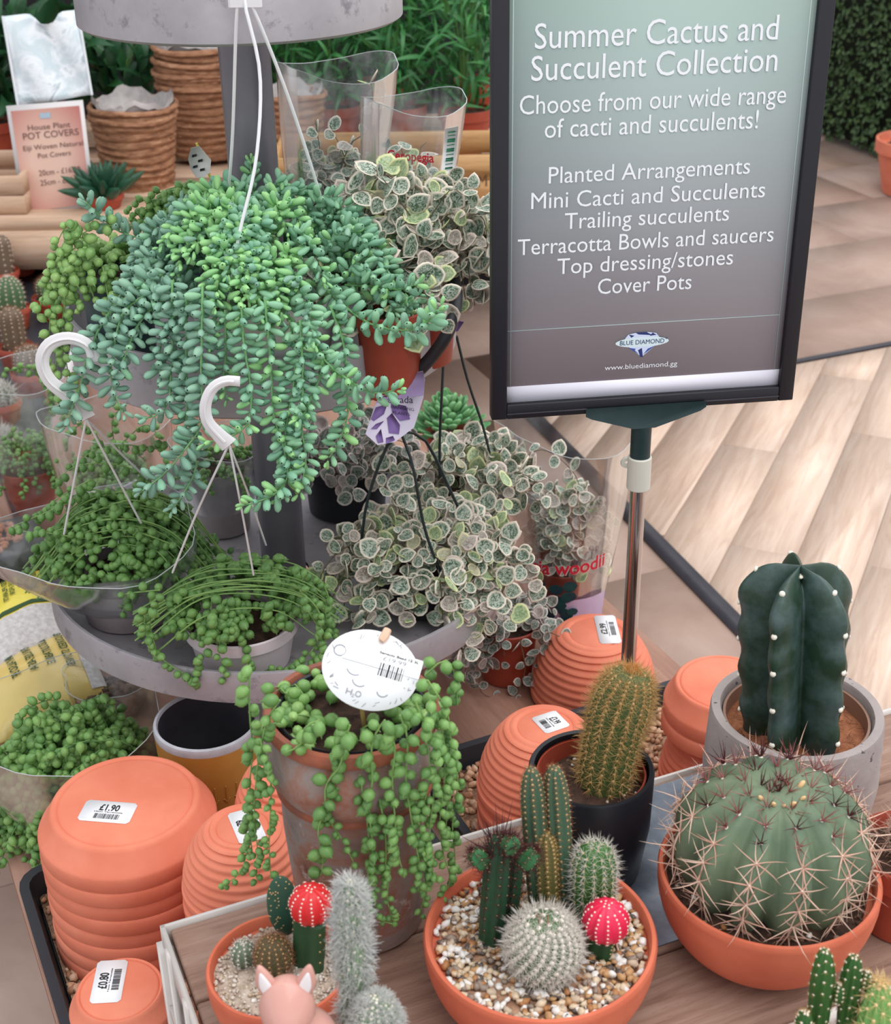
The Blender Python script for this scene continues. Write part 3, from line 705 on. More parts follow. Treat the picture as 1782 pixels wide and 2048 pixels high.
# emblem: pale lens-shaped plate over a faceted blue gem
ec = SP(1285, 685); sc_ = .000487
def em(pts, m, off, name):
    v = [tuple(sgn(ec[0] + x * sc_, ec[1] - y * sc_, off)) for x, y in pts]; obj(name, Prim(v, [[tuple(range(len(v)))]]), m, emb, world=True, smooth=False)
emb = flatq('emblem', ec[0] - .001, ec[0] + .001, ec[1] - .001, ec[1] + .001, -.0016, mat('emblem_plate', (208, 226, 232), rough=.4), sign, label='pale lens-shaped plate over a blue faceted gem')
B1, B2, B3 = mat('gem_blue', (62, 84, 160), rough=.4), mat('gem_pale', (206, 216, 240), rough=.4), mat('gem_navy', (40, 54, 110), rough=.4)
em([(-28, -17), (-12, -20), (10, -20), (27, -17), (34, -8), (-35, -8)], B2, -.0013, 'facet')
em([(-14, -20), (8, -20), (20, -13), (-8, -16)], B3, -.00125, 'facet'); em([(-27, -17), (-16, -14), (-22, -10)], B3, -.00125, 'facet'); em([(20, -18), (28, -13), (14, -12)], B3, -.00125, 'facet')
em([(-53, 0)] + [(-53 * math.cos(t), -10.5 * math.sin(t)) for t in np.linspace(.2, PI - .2, 14)] + [(53, 0)] + [(53 * math.cos(t), 10.5 * math.sin(t)) for t in np.linspace(.2, PI - .2, 14)], mat('emblem_plate2', (212, 230, 234), rough=.4), -.0012, 'plate')
em([(-26, 9), (26, 9), (0, 31)], B2, -.0011, 'facet'); em([(-27, 10), (-12, 13), (-4, 26)], B1, -.00105, 'facet'); em([(-9, 17), (0, 12), (3, 31), (-2, 31)], B3, -.00105, 'facet'); em([(-10, 10), (-4, 26), (-14, 16)], B2, -.001, 'facet'); em([(26, 9), (12, 14), (3, 26), (14, 18)], B1, -.00105, 'facet')
txt(emb, "®", lambda x, y: sgn(ec[0] + (46 + 4 * x) * sc_, ec[1] + (3 + 4 * y) * sc_, -.0009), mat('emblem_ink_small', (50, 70, 110), rough=.5)); txt(emb, "BLUE DIAMOND", lambda x, y: sgn(ec[0] + (-44 + 88 * x) * sc_, ec[1] + (-4 + 9 * y) * sc_, -.0009), mat('emblem_ink', (50, 70, 110), rough=.5))
# bracket, tube, collar, chrome pole, foot
M_brk = mat('bracket_green', (26, 48, 50), (34, 56, 58), 30, 0.45)
def sv(px, py): a = SP(px, py); return a
bk = [sv(*q) for q in ((1168, 815), (1170, 829), (1262, 852), (1305, 852), (1398, 826), (1409, 812), (1408, 794), (1168, 808))]
v0 = sum(b[1] for b in bk[-2:]) / 2
bk = [(-.0575, .0085), (-.0575, .0015), (-.052, -.0015), (-.0108, -.0145), (.0108, -.0145), (.0545, .000), (.0595, .0035), (.0595, .0085)]; cu = SP(1285, 850)[0]
pf = [sgn(cu + a, b - .0025, .007) for a, b in bk]; pb = [sgn(cu + a, b - .0025, -.013) for a, b in bk]; n = 8
obj('bracket', Prim([tuple(p) for p in pf + pb], [[(i, (i + 1) % n, n + (i + 1) % n, n + i) for i in range(n)], [tuple(range(n)), tuple(range(2 * n - 1, n - 1, -1))]]), M_brk, sign, world=True, smooth=False).modifiers.new('bevel', 'BEVEL').width = .0008
pc = sgn(cu, 0, -.003); sign_xy = pc
def cyl(name, r, z0, z1, m, parent=sign, b=.0006, **kw):
    return obj(name, lathe([(0, z0), (r - b, z0), (r, z0 + b), (r, z1 - b), (r - b, z1), (0, z1)], 28), m, parent, loc=Vector((pc.x, pc.y, 0)) - Vector((sign.location.x, sign.location.y, sign.location.z)), **kw)
zc0 = P(1270, 978, 0); 
def zat(py): d = ray(1275, py); return CZ + d.z * (pc.y / d.y)
cyl('upper_tube', .0100, zat(925), ZB - .008, M_brk); cyl('collar', .0118, zat(976), zat(912), mat('cream_plastic', (206, 204, 192), rough=.4), b=.001)
M_chrome = mat('chrome', (190, 184, 184), rough=.14, metal=1.0)
cyl('chrome_pole', .0079, ZT + .01, zat(960), M_chrome, label='chrome pole')
cyl('foot', .05, ZT, ZT + .012, M_frame)
hk = pc + SU * -.012 - SN * .004; hz = (zat(918) + zat(935)) / 2
obj('collar_lug', Prim(*(lambda p: (p.v @ np.array([[1, 0, 0], [0, 0, 1], [0, 1, 0]]), p.f))(lathe([(.0022, -.002), (.0055, -.002), (.0062, 0), (.0055, .002), (.0022, .002), (.0022, -.002)], 20))), mat('cream_plastic_lug', (206, 204, 192), rough=.4), sign, loc=Vector((hk.x, hk.y, hz)) - sign.location)
# ------------------------------------------------------------------ plant builders
def perp(t, a):
    u = t.orthogonal().normalized(); w = t.cross(u); return u * math.cos(a) + w * math.sin(a)
def pearl_strand(items, pts, rng, r0, r1, kind, gap=1.7, side=1.1, both=False):
    path = smooth_path(pts, 0.0022); L = 0; nxt = 0; n = len(path)
    for i in range(1, n):
        L += (path[i] - path[i - 1]).length; t = i / n; r = (r0 + (r1 - r0) * t) * rng.choice((1, 1, .9, .8, 1.1))
        if L >= nxt:
            tan = (path[i] - path[i - 1]).normalized(); d = perp(tan, rng.uniform(0, 6.3)); d = (d + Vector((0, -.35, -.15))).normalized()
            items.append((rng.choice(PEARL[kind]), frame(path[i] + d * r * side, d + Vector((0, 0, -.4)), rng.uniform(0, 6), r))); nxt = L + r * gap * rng.uniform(.7, 1.3)
    return path
def stem(parent, path, r, m, every=3, name='stem'):
    pts = path[::every] if len(path) > every * 2 else path
    return obj(name, tube(pts, [r * (1 - .5 * i / len(pts)) for i in range(len(pts))], 5), m, parent, world=True)
def mound_paths(c, R, z, n, rng, dome, ext, drop, a0=0, a1=2 * PI, stretch=(1, 1), front=0.0):
    out = []
    for i in range(n):
        a = rng.uniform(a0, a1); r = R * math.sqrt(rng.uniform(0, .7)); b = a + rng.uniform(-1.2, 1.2)
        p = Vector((c[0] + r * math.cos(a) * stretch[0], c[1] + r * math.sin(a) * stretch[1], z + dome * (1 - (r / R) ** 2) * rng.uniform(.6, 1.15))); e = ext * rng.uniform(.35, 1.0); q = Vector((math.cos(b), math.sin(b), 0))
        p2 = p + q * e * .5 + Vector((0, 0, dome * .25 * rng.uniform(-.4, 1)))
        p3 = p + q * e; rr = math.hypot((p3.x - c[0]) / stretch[0], (p3.y - c[1]) / stretch[1]); p3.z = z + (dome * (1 - (min(rr, R) / R) ** 2) if rr < R else -min(drop, (rr - R) * 1.6)) + rng.uniform(0, .01)
        if front and p3.y < c[1] - R * .35 and rr > R * .92 and rng.uniform(0, 1) < front:
            kf = R * rng.uniform(.75, .95) / rr; p3 = Vector((c[0] + (p3.x - c[0]) * kf, c[1] + (p3.y - c[1]) * kf, z + .006))
        out.append([p, p2, p3])
    return out
def hook(parent, pts, D, w, m, th=.0022, name='hook'):
    path = smooth_path([Q(x, y, D) for x, y in pts], .005); v = []; f = []; k = len(path); seg = 8
    for i, p in enumerate(path):
        t = (path[min(i + 1, k - 1)] - path[max(i - 1, 0)]).normalized(); s = t.cross(Vector((0, 1, 0))).normalized(); ww = w * (.8 + .75 * (i / k) ** 4)
        for j in range(seg):
            a = 2 * PI * j / seg; v.append(tuple(p + s * math.cos(a) * ww + Vector((0, 1, 0)) * math.sin(a) * th))
    f = [(i * seg + j, i * seg + (j + 1) % seg, (i + 1) * seg + (j + 1) % seg, (i + 1) * seg + j) for i in range(k - 1) for j in range(seg)]
    o = obj(name, Prim(v, [f, []] if False else [f]), m, parent, world=True)
    rib = [p + Vector((0, -th * 1.0, 0)) for p in path]; obj('hook_rib', tube(rib[1:-1], w * .22, 5), m, o, world=True); return o
def sleeve(parent, c0, r0, c1, r1, m=M_film, seg=40, wave=.08, pk=3, nz=8, open_=None, sq=1.0, name='clear_sleeve'):
    c0, c1 = Vector(c0), Vector(c1)
    def fn(a, b):
        th = b * 2 * PI if open_ is None else open_[0] + (open_[1] - open_[0]) * b; r = r0 + (r1 - r0) * a ** .85; w = 1 + wave * math.sin(pk * th + 1.3 + 2 * a) * a + .02 * math.sin(9 * th + 4 * a)
        p = c0.lerp(c1, a); return (p.x + r * w * math.cos(th), p.y + r * w * sq * math.sin(th), p.z + (a > .95) * .12 * r1 * math.sin(2 * th + .6))
    o = obj(name, grid(fn, nz, seg), m, parent, world=True, sharp=0)
    rimp = [Vector(fn(1, j / seg)) for j in range(seg + 1)]
    obj('sleeve_edge', tube(rimp, .0005, 4, cap=False), M_fedge, o, world=True); return o
M_fedge = mat('film_edge', (200, 206, 208), rough=.25)

def cerop_items(items, pts, rng, r, kind, gap=1.0):
    path = smooth_path(pts, .004); L = 0; nxt = 0
    for i in range(1, len(path)):
        L += (path[i] - path[i - 1]).length
        if L > nxt:
            tan = (path[i] - path[i - 1]).normalized(); a = rng.uniform(0, 6.3)
            for s in (0, PI):
                d = perp(tan, a + s); nrm = (Vector((0, -.65, .75)) + Vector((rng.uniform(-.95, .95), rng.uniform(-.9, .9), rng.uniform(-.9, .7)))).normalized(); rr = r * rng.uniform(.65, 1.15)
                x = (d - nrm * d.dot(nrm)).normalized(); y = nrm.cross(x); M = Matrix(((x.x, y.x, nrm.x, 0), (x.y, y.y, nrm.y, 0), (x.z, y.z, nrm.z, 0), (0, 0, 0, 1)))
                items.append((rng.choice(CER[kind if rng.uniform(0, 1) > .12 else ('Y' if kind == 'A' else kind)]), T(path[i] + x * rr * .9) @ M @ S3(rr)))
            nxt = L + r * gap * 2 * rng.uniform(.7, 1.3)
    return path

def basket_wires(parent, hub, ends, m=M_wire, r=.0011):
    for pts in ends: obj('wire', tube(smooth_path([hub] + pts, .02), r, 6), m, parent, world=True)

ZF = .744    # inside floor of the lower tray
ZM = 1.043   # inside floor of the middle tray
# ------------------------------------------------------------------ trailing sedum in the white hanging basket
rng = random.Random(11)
bc = Vector((-.180, 1.375, ZM))
sed = thing('donkey_tail_basket', 'big blue-green trailing sedum spilling from a white hanging basket, middle tray', 'hanging plant', bc)
obj('basket_pot', lathe(pot_prof(.078, .058, .105, .003, .004, .012, .018), 48), M_wplast, sed); soil_disc(sed, .073, .088, M_soil)
strands = [
 ([(430, 440), (330, 478), (250, 468), (200, 432), (170, 402)], 1.42, 1.36, 'B', 1.05),
 ([(330, 545), (285, 571), (222, 622), (191, 673), (171, 725), (160, 776), (140, 827), (132, 856)], 1.30, 1.25, 'B', 1.08),
 ([(330, 575), (262, 608), (236, 656), (222, 742), (232, 793), (248, 830)], 1.29, 1.24, 'B', 1.0),
 ([(350, 590), (300, 620), (270, 660), (255, 700), (235, 745)], 1.285, 1.25, 'B', 1.0),
 ([(345, 560), (343, 640), (345, 700), (341, 760), (338, 802), (318, 828), (285, 838)], 1.28, 1.22, 'B', 1.0),
 ([(405, 570), (404, 640), (402, 740), (403, 844), (372, 896), (330, 946), (280, 985)], 1.26, 1.18, 'B', 1.05),
 ([(372, 590), (372, 700), (374, 800), (373, 879), (393, 930), (371, 981), (342, 1022)], 1.27, 1.19, 'B', .95),
 ([(482, 600), (488, 690), (502, 776), (497, 844), (463, 872), (408, 886)], 1.25, 1.19, 'G', .95),
 ([(530, 600), (542, 742), (547, 827), (567, 896), (576, 950), (548, 990), (484, 1012)], 1.25, 1.18, 'G', 1.0),
 ([(617, 600), (629, 676), (652, 723), (686, 752), (728, 778), (757, 787), (803, 777)], 1.27, 1.20, 'G', .98),
 ([(652, 580), (726, 640), (784, 659), (843, 655), (880, 612)], 1.30, 1.22, 'G', 1.12),
 ([(690, 570), (755, 573), (799, 579), (838, 566)], 1.33, 1.29, 'G', .95),
 ([(579, 640), (590, 705), (588, 764), (578, 822), (570, 881), (580, 939), (556, 1000)], 1.26, 1.2, 'G', .95),
 ([(648, 700), (647, 734), (623, 793), (608, 828), (592, 842)], 1.26, 1.21, 'G', .85),
 ([(660, 610), (688, 690), (690, 764), (696, 822), (679, 881), (652, 925)], 1.28, 1.22, 'G', .95),
 ([(600, 640), (606, 760), (603, 850), (612, 920), (598, 990)], 1.25, 1.2, 'G', .95),
 ([(540, 560), (522, 480), (508, 400), (500, 318)], 1.44, 1.47, 'G', .8),
 ([(590, 520), (625, 460), (612, 420)], 1.44, 1.46, 'G', .9),
 ([(650, 520), (684, 480), (702, 432)], 1.44, 1.46, 'G', .9),
 ([(430, 520), (400, 450), (372, 410), (345, 405)], 1.43, 1.44, 'B', .85),
 ([(450, 620), (452, 700), (447, 760), (455, 800)], 1.26, 1.24, 'G', .8),
 ([(400, 600), (360, 620), (330, 660), (318, 720), (322, 760)], 1.28, 1.25, 'B', .95),
]
items = []; 
def sedum(pts, kind, sc, tipfrac=.12, dens=1.0):
    path = smooth_path(pts, .0030 * sc / dens); n = len(path); ang = rng.uniform(0, 6)
    for i in range(1, n):
        t = i / n; tan = (path[min(i + 1, n - 1)] - path[i - 1]).normalized(); ang += 2.4 + rng.uniform(-.25, .25); d = perp(tan, ang)
        e = min(1, (1 - t) / tipfrac); Lf = .0162 * sc * (.45 + .55 * e) * rng.uniform(.82, 1.1)
        dd = d * (.35 + .65 * e) + tan * (.45 + .5 * (1 - e)) + Vector((0, 0, .18)); kk = kind if rng.uniform(0, 1) > .15 else rng.choice('BG')
        if kind == 'G' and (t > .93 or rng.uniform(0, 1) < .12): kk = 'Y'
        items.append((SED[kk], frame(path[i] + d * .0012, dd, rng.uniform(0, 6), Lf)))
    return path
for pts, d0, d1, k, sc in strands:
    w = [Q(x, y, d0 + (d1 - d0) * i / (len(pts) - 1)) for i, (x, y) in enumerate(pts)]
    stem(sed, sedum(w, k, sc), .0014, M_sedS, 4)
# the crown: short stems arching outward over the pot
for i in range(84):
    a = rng.uniform(0, 2 * PI) if i < 64 else rng.uniform(-2.3, -.8); r = .075 * math.sqrt(rng.uniform(0, 1)); e = rng.uniform(.035, .085)
    p = bc + Vector((r * math.cos(a) * 1.25, r * math.sin(a), .115 + .075 * (1 - (r / .08) ** 2))); q = Vector((math.cos(a) * 1.5, math.sin(a) - .25, 0)).normalized()
    pts = [p - Vector((0, 0, .03)), p + q * e * .45 + Vector((0, 0, .014)), p + q * e + Vector((0, 0, -.012 - .35 * max(0, r + e - .07)))]
    x = p.x - bc.x; sedum(pts, 'B' if x < -.04 else ('Y' if x < .03 and rng.uniform(0, 1) < .55 else 'G'), .92, .3, .9)
scatter(sed, 'leaf', items)
hb = Q(488, -14, 1.33)
for pts in ([(474, 20, 1.33), (465, 270, 1.37), (453, 430, 1.42)], [(492, 20, 1.325), (520, 150, 1.32), (512, 320, 1.30), (478, 470, 1.285), (458, 590, 1.28), (452, 627, 1.28)], [(508, 20, 1.33), (575, 190, 1.36), (640, 390, 1.40), (664, 500, 1.42)]):
    obj('wire', tube(smooth_path([hb] + [Q(*p) for p in pts], .015), .0016, 8), M_wire, sed, world=True, label='white plastic hanger strand')
hk_ = hook(sed, [(470, -60), (475, -25), (488, -6)], 1.33, .012, M_wplast, .003)
obj('wire_clip', cbox(.030, .006, .010, (0, 0, 0), .002), M_wplast, sed, world=True).location = Q(490, 2, 1.33) - bc

# ------------------------------------------------------------------ pots of pearls on the middle tray
M_gpot = mat('green_grey_plastic', (66, 84, 88), (74, 92, 96), 8, 0.5); M_bpot = mat('slate_plastic', (58, 66, 82), rough=.5)
def pearl_pot(name, label, c, R, r0, h, m, kind, pr, n, dome, ext, drop, extra=(), seed=1, stretch=(1, 1), lip=.004, cat='potted plant', group=None, stem_m=M_prlS, arcs=0, a0=0, a1=2 * PI, front=0.0):
    rg = random.Random(seed); th = thing(name, label, cat, c, group)
    obj('pot', lathe(pot_prof(R, r0, h, .003, lip, .014, .012), 48), m, th); soil_disc(th, R - .008, h - .012, M_soil)
    it = []; C = Vector(c)
    for p in mound_paths(C, R * .95, C.z + h, n, rg, dome, ext, drop, a0, a1, stretch, front):
        path = pearl_strand(it, p, rg, pr, pr * .8, kind, 1.35)
        if rg.uniform(0, 1) < .3: stem(th, path, .0009, stem_m, 3)
    for pts, r_0, r_1 in extra:
        stem(th, pearl_strand(it, pts, rg, r_0, r_1, kind, 1.55), .0009, stem_m, 3)
    for i in range(arcs):
        y = rg.uniform(-.9, .9); b = Vector((C.x, C.y, C.z + h)); xx = R * 1.5 * math.sqrt(max(.05, 1 - y * y * .8)) * stretch[0]; zz = dome * (1.15 - y * y * .6)
        pts = [b + Vector((-xx, y * R + rg.uniform(-.01, .01), -.004 + rg.uniform(-.01, .01))), b + Vector((-xx * .3, y * R + rg.uniform(-.01, .01) - .005, zz)), b + Vector((xx * .5, y * R + rg.uniform(-.01, .01), zz * .95)), b + Vector((xx, y * R + .01, -.002))]
        stem(th, smooth_path(pts, .006), .0011, stem_m, 2)
    scatter(th, 'pearl', it); return th
c = P(228, 532, 1.158); cc = Vector((c.x, c.y, ZM))
ex = []
for pts in ([(190, 500), (150, 470), (120, 500), (95, 560), (80, 620)], [(180, 520), (140, 510), (112, 560), (100, 640), (98, 700), (92, 760)], [(170, 500), (135, 540), (128, 610), (120, 690)], [(160, 490), (120, 520), (90, 580), (72, 640)], [(150, 530), (130, 600), (135, 680), (112, 720), (118, 800)],
            [(175, 540), (186, 590), (205, 625), (235, 600)], [(170, 480), (150, 440), (130, 455), (108, 500)], [(165, 520), (110, 600), (105, 660), (125, 700), (140, 760), (146, 800)], [(230, 450), (190, 455), (150, 480), (130, 520)]):
    ex.append(([Q(x, y, cc.y - .05) for x, y in pts], .0052, .0042))
pearl_pot('string_of_pearls', 'lime string of pearls spilling from a dark grey pot, left of middle tray', cc, .040, .033, c.z - ZM, M_gpot, 'A', .0052, 26, .018, .07, .06, ex, 3)
c = P(388, 425, 1.155); cc2 = Vector((c.x, c.y, ZM)); ex = []
for pts in ([(420, 380), (350, 375), (290, 400), (250, 420)], [(440, 400), (380, 385), (320, 395), (262, 440)], [(430, 410), (350, 420), (300, 450), (240, 445)], [(380, 370), (330, 400), (280, 430)]):
    ex.append(([Q(x, y, cc2.y - .02) for x, y in pts], .005, .0042))
pp = pearl_pot('string_of_pearls', 'string of pearls in a slate-blue pot with a yellow label stick', cc2, .042, .034, c.z - ZM, M_bpot, 'C', .0048, 34, .022, .055, .05, ex, 5)
M_yel = mat('yellow_plastic', (236, 220, 96), rough=.4)
obj('label_stick', tube([Q(428, 372, cc2.y - .01), Q(410, 330, cc2.y - .012), Q(393, 286, cc2.y - .014)], .0016, 6), M_yel, pp, world=True, label='yellow label stick')
def flatpoly(name, pts, D, m, parent, tilt=0, th=.0008, **kw):
    n = len(pts); v = [tuple(Q(x, y, D - tilt * (y - 742))) for x, y in pts]; v2 = [(a, b + th, c_) for a, b, c_ in v]
    return obj(name, Prim(v + v2, [[(i, n + i, n + (i + 1) % n, (i + 1) % n) for i in range(n)], [tuple(range(n - 1, -1, -1)), tuple(range(n, 2 * n))]]), m, parent, world=True, smooth=False, **kw)
lb = flatpoly('plant_label', [(382, 296), (398, 292), (410, 306), (422, 320), (420, 345), (408, 355), (392, 355), (382, 340), (376, 318)], cc2.y - .016, mat('cream_label', (236, 238, 232), rough=.4), pp)
for x, y in ((388, 312), (400, 322), (390, 334), (404, 340)): flatpoly('lettering', [(x - 4, y - 2), (x + 5, y - 4), (x + 5, y + 1), (x - 4, y + 3)], cc2.y - .0172, M_ink, lb, th=.0003)

# ------------------------------------------------------------------ string-of-hearts plants
def hearts_pot(name, label, c, R, r0, h, m, kind, lr, n, dome, ext, drop, extra=(), seed=1, lip=.004, cat='potted plant', stretch=(1, 1), gap=1.0, group=None, lean=0.0):
    rg = random.Random(seed); th = thing(name, label, cat, c, group)
    obj('pot', lathe(pot_prof(R, r0, h, .003, lip, .014, .012), 44), m, th); soil_disc(th, R - .008, h - .012, M_soil); it = []; C = Vector(c)
    for p in mound_paths(C, R * .95, C.z + h, n, rg, dome, ext, drop, stretch=stretch):
        path = cerop_items(it, p, rg, lr, kind, gap)
        if rg.uniform(0, 1) < .35: stem(th, path, .0008, M_cerS, 2)
    for pts in extra: stem(th, cerop_items(it, pts, rg, lr, kind, gap * 1.2), .0008, M_cerS, 2)
    scatter(th, 'leaf', it); return th
# big one on the right of the middle tray
c = P(845, 548, 1.14); ch = Vector((c.x, c.y, ZM)); ex = []
for pts in ([(850, 500), (920, 490), (955, 540), (960, 580), (930, 592)], [(830, 480), (760, 500), (735, 560)], [(840, 470), (770, 400), (720, 380), (690, 400)], [(850, 450), (900, 380), (925, 390)], [(880, 480), (940, 430), (968, 440), (975, 500)], [(820, 430), (760, 350), (740, 330)], [(870, 520), (900, 560), (930, 570)]):
    ex.append([Q(x, y, ch.y - .03) for x, y in pts])
hearts_pot('string_of_hearts', 'bushy variegated string of hearts at the right of the middle tray', ch, .040, .030, c.z - ZM, M_terra_w, 'A', .0122, 46, .085, .11, .03, ex, 7, stretch=(1.5, 1.1), lean=1, gap=.85)
# sleeved ones at the back of the middle tray
c = P(655, 412, 1.15); cs = Vector((c.x, c.y + .02, ZM)); ex = []
for pts in ([(650, 380), (640, 300), (630, 240)], [(670, 370), (700, 290), (735, 260), (745, 190), (740, 160)], [(640, 390), (690, 330), (660, 250)], [(660, 370), (720, 340), (790, 290)], [(640, 370), (610, 320), (605, 300)], [(680, 380), (620, 340), (650, 290)]):
    ex.append([Q(x, y, cs.y - .01) for x, y in pts])
hs = hearts_pot('sleeved_string_of_hearts', 'string of hearts in a clear sleeve just right of the upper stand pole', cs, .036, .028, c.z - ZM, M_terra_w, 'A', .0095, 26, .05, .08, .02, ex, 9, gap=1.0)
sleeve(hs, (cs.x, cs.y, ZM + .03), .043, (cs.x + .018, cs.y, Q(690, 130, cs.y).z), .070, M_film2, wave=.05, pk=2)
c = Q(850, 330, 1.60); c2 = Vector((c.x - .004, 1.60, ZM)); ex = []
for pts in ([(830, 380), (810, 320), (800, 290)], [(850, 380), (890, 340), (905, 330)], [(840, 370), (840, 300), (860, 280)], [(830, 360), (780, 330)], [(840, 390), (900, 370)]):
    ex.append([Q(x, y, 1.59) for x, y in pts])
c2.x = min(c2.x, -.05)
h2 = hearts_pot('sleeved_string_of_hearts', 'string of hearts in a clear sleeve with a green barcode strip', c2, .034, .026, .10, M_terra_w, 'A', .0095, 18, .05, .07, .02, ex, 10)
sl2 = sleeve(h2, (c2.x, c2.y, ZM + .03), .040, (c2.x + .022, c2.y - .01, Q(850, 195, 1.6).z), .058, M_film2, wave=.06, pk=2)
bs = flatpoly('barcode_strip', [(890, 258), (917, 252), (909, 345), (882, 349)], 1.535, M_label, h2)
for i in range(12):
    y = 264 + i * 6.3 + (i % 3); hgt = (2.5, 1.5, 3.5)[i % 3]; x = 896 - i * .55; flatpoly('bar', [(x, y), (x + 15, y - 2), (x + 15, y - 2 + hgt), (x, y + hgt)], 1.534, mat('barcode_green', (24, 120, 84), rough=.5) if i == 0 else bpy.data.materials['barcode_green'], bs, th=.0003)
M_redp = mat('red_print', (206, 40, 62), rough=.5)
txt(h2, 'Ceropegia', (lambda p0, p1: lambda x, y: p0.lerp(p1, x) + Vector((0, -.0005, .010 * y)))(Q(775, 318, 1.54), Q(868, 325, 1.54)), M_redp)
# small red pot at the tray front with sedum offsets
c = P(778, 615, 1.135); rp = thing('small_sedum_pot', 'red-brown plastic pot with short sedum shoots, front right of the middle tray', 'potted plant', (c.x, c.y, ZM))
obj('pot', lathe(pot_prof(.036, .028, c.z - ZM, .003, .003, .014, .01), 40), M_terra_w, rp); soil_disc(rp, .030, c.z - ZM - .01, M_soil); items = []
for i in range(7):
    a = rng.uniform(0, 6.3); p = Vector((c.x + .02 * math.cos(a), c.y + .02 * math.sin(a), c.z - .008)); sedum([p, p + Vector((.006 * math.cos(a), .006 * math.sin(a), .018)), p + Vector((.02 * math.cos(a), .02 * math.sin(a), .024))], 'G', .8, .5)
scatter(rp, 'leaf', items)

# black hook strap over the middle tray, with its tag, belonging to the rear black basket
# ------------------------------------------------------------------ lower tray: string-of-pearls baskets
ex = []; cF = P(478, 1246, .80); cF = Vector((cF.x, cF.y + .015, ZF)); hF = P(478, 1246, .80).z - ZF
for pts, d in (([(330, 1200), (290, 1230), (300, 1290), (340, 1330), (400, 1360), (460, 1350), (520, 1355)], -.07), ([(600, 1180), (640, 1230), (625, 1300), (560, 1340), (500, 1345)], -.06), ([(320, 1180), (270, 1185), (245, 1190)], -.03), ([(310, 1210), (300, 1250), (310, 1290), (320, 1320)], -.06), ([(590, 1130), (640, 1160), (660, 1210), (650, 1260)], -.03), ([(600, 1200), (640, 1260), (650, 1300), (600, 1330)], -.06)):
    ex.append(([Q(x, y, cF.y + d) for x, y in pts], .0046, .0042))
bF = pearl_pot('pearls_basket', 'string of pearls in a pinkish-white hanging basket, front of lower tray', cF, .062, .050, hF, mat('pinkish_white_plastic', (216, 204, 206), (204, 192, 196), 8, .4), 'B', .0056, 78, .045, .08, .035, ex, 21, (1.25, 1.0), cat='hanging plant', arcs=14, front=.92)
hub = Q(458, 888, cF.y)
DF = 1.165; hub = Q(458, 888, DF)
hook(bF, [(480, 763), (450, 762), (424, 778), (411, 810), (415, 842), (436, 868), (458, 890)], DF, .0062, M_wplast)
for e in ((345, 1145, -.04), (507, 1150, -.05), (532, 1090, .04)): obj('wire', tube(smooth_path([hub, hub.lerp(Q(e[0], e[1], cF.y + e[2]), .5) + Vector((0, 0, .004)), Q(e[0], e[1], cF.y + e[2])], .02), .0011, 6), M_wire, bF, world=True)
ex = []; cL = P(228, 1150, .80); cL = Vector((cL.x + .012, cL.y + .012, ZF)); hL = .055
for pts, d in (([(150, 1000), (80, 1030), (20, 1055)], -.02), ([(160, 1050), (90, 1065), (40, 1062)], -.04), ([(180, 960), (110, 1000), (60, 1040)], 0.0), ([(300, 960), (240, 930), (160, 930), (110, 960)], .05), ([(260, 1000), (180, 980), (100, 1020)], 0), ([(340, 1030), (260, 1000), (150, 1040)], -.03), ([(330, 900), (250, 890), (190, 900), (150, 930)], .06), ([(200, 1080), (120, 1070), (70, 1060)], -.05), ([(350, 1090), (250, 1060), (140, 1075)], -.05)):
    ex.append(([Q(x, y, cL.y + d) for x, y in pts], .0048, .0044))
bL = pearl_pot('pearls_basket', 'sleeved string of pearls in a beige-wrapped hanging basket, left of lower tray', cL, .066, .052, hL, mat('beige_wrap', (176, 164, 164), (154, 142, 144), 14, .55, .4, 20), 'B', .0056, 110, .078, .075, .01, ex, 22, (1.2, 1.15), cat='hanging plant', arcs=16, front=.85)
DL = 1.27; hook(bL, [(190, 722), (176, 690), (138, 676), (100, 688), (84, 722), (100, 762), (142, 796), (170, 838)], DL, .0078, M_wplast); hub = Q(172, 838, DL)
for e in ((128, 1068, -.06), (282, 1046, -.04), (298, 962, .05)): obj('wire', tube([hub, Q(e[0], e[1], cL.y + e[2])], .0012, 6), M_wire, bL, world=True)
sleeve(bL, (cL.x, cL.y, ZF + .03), .066, (cL.x - .03, cL.y - .02, ZF + .120), .118, M_film2, wave=.08, pk=3)
# wrinkled paper skirt and nursery pot behind
c = P(452, 1040, ZF); wp = pearl_pot('wrapped_string_of_pearls', 'string of pearls in a grey-beige wrapped pot left of the lower pole', Vector((c.x, c.y - .02, ZF)), .042, .034, .092, mat('grey_wrap', (170, 160, 160), (146, 136, 138), 16, .6, .5, 22), 'C', .0038, 20, .014, .045, .02, (), 23, cat='potted plant')
sleeve(wp, (c.x, c.y - .02, ZF + .04), .046, (c.x + .004, c.y - .02, ZF + .125), .058, M_film, wave=.1)

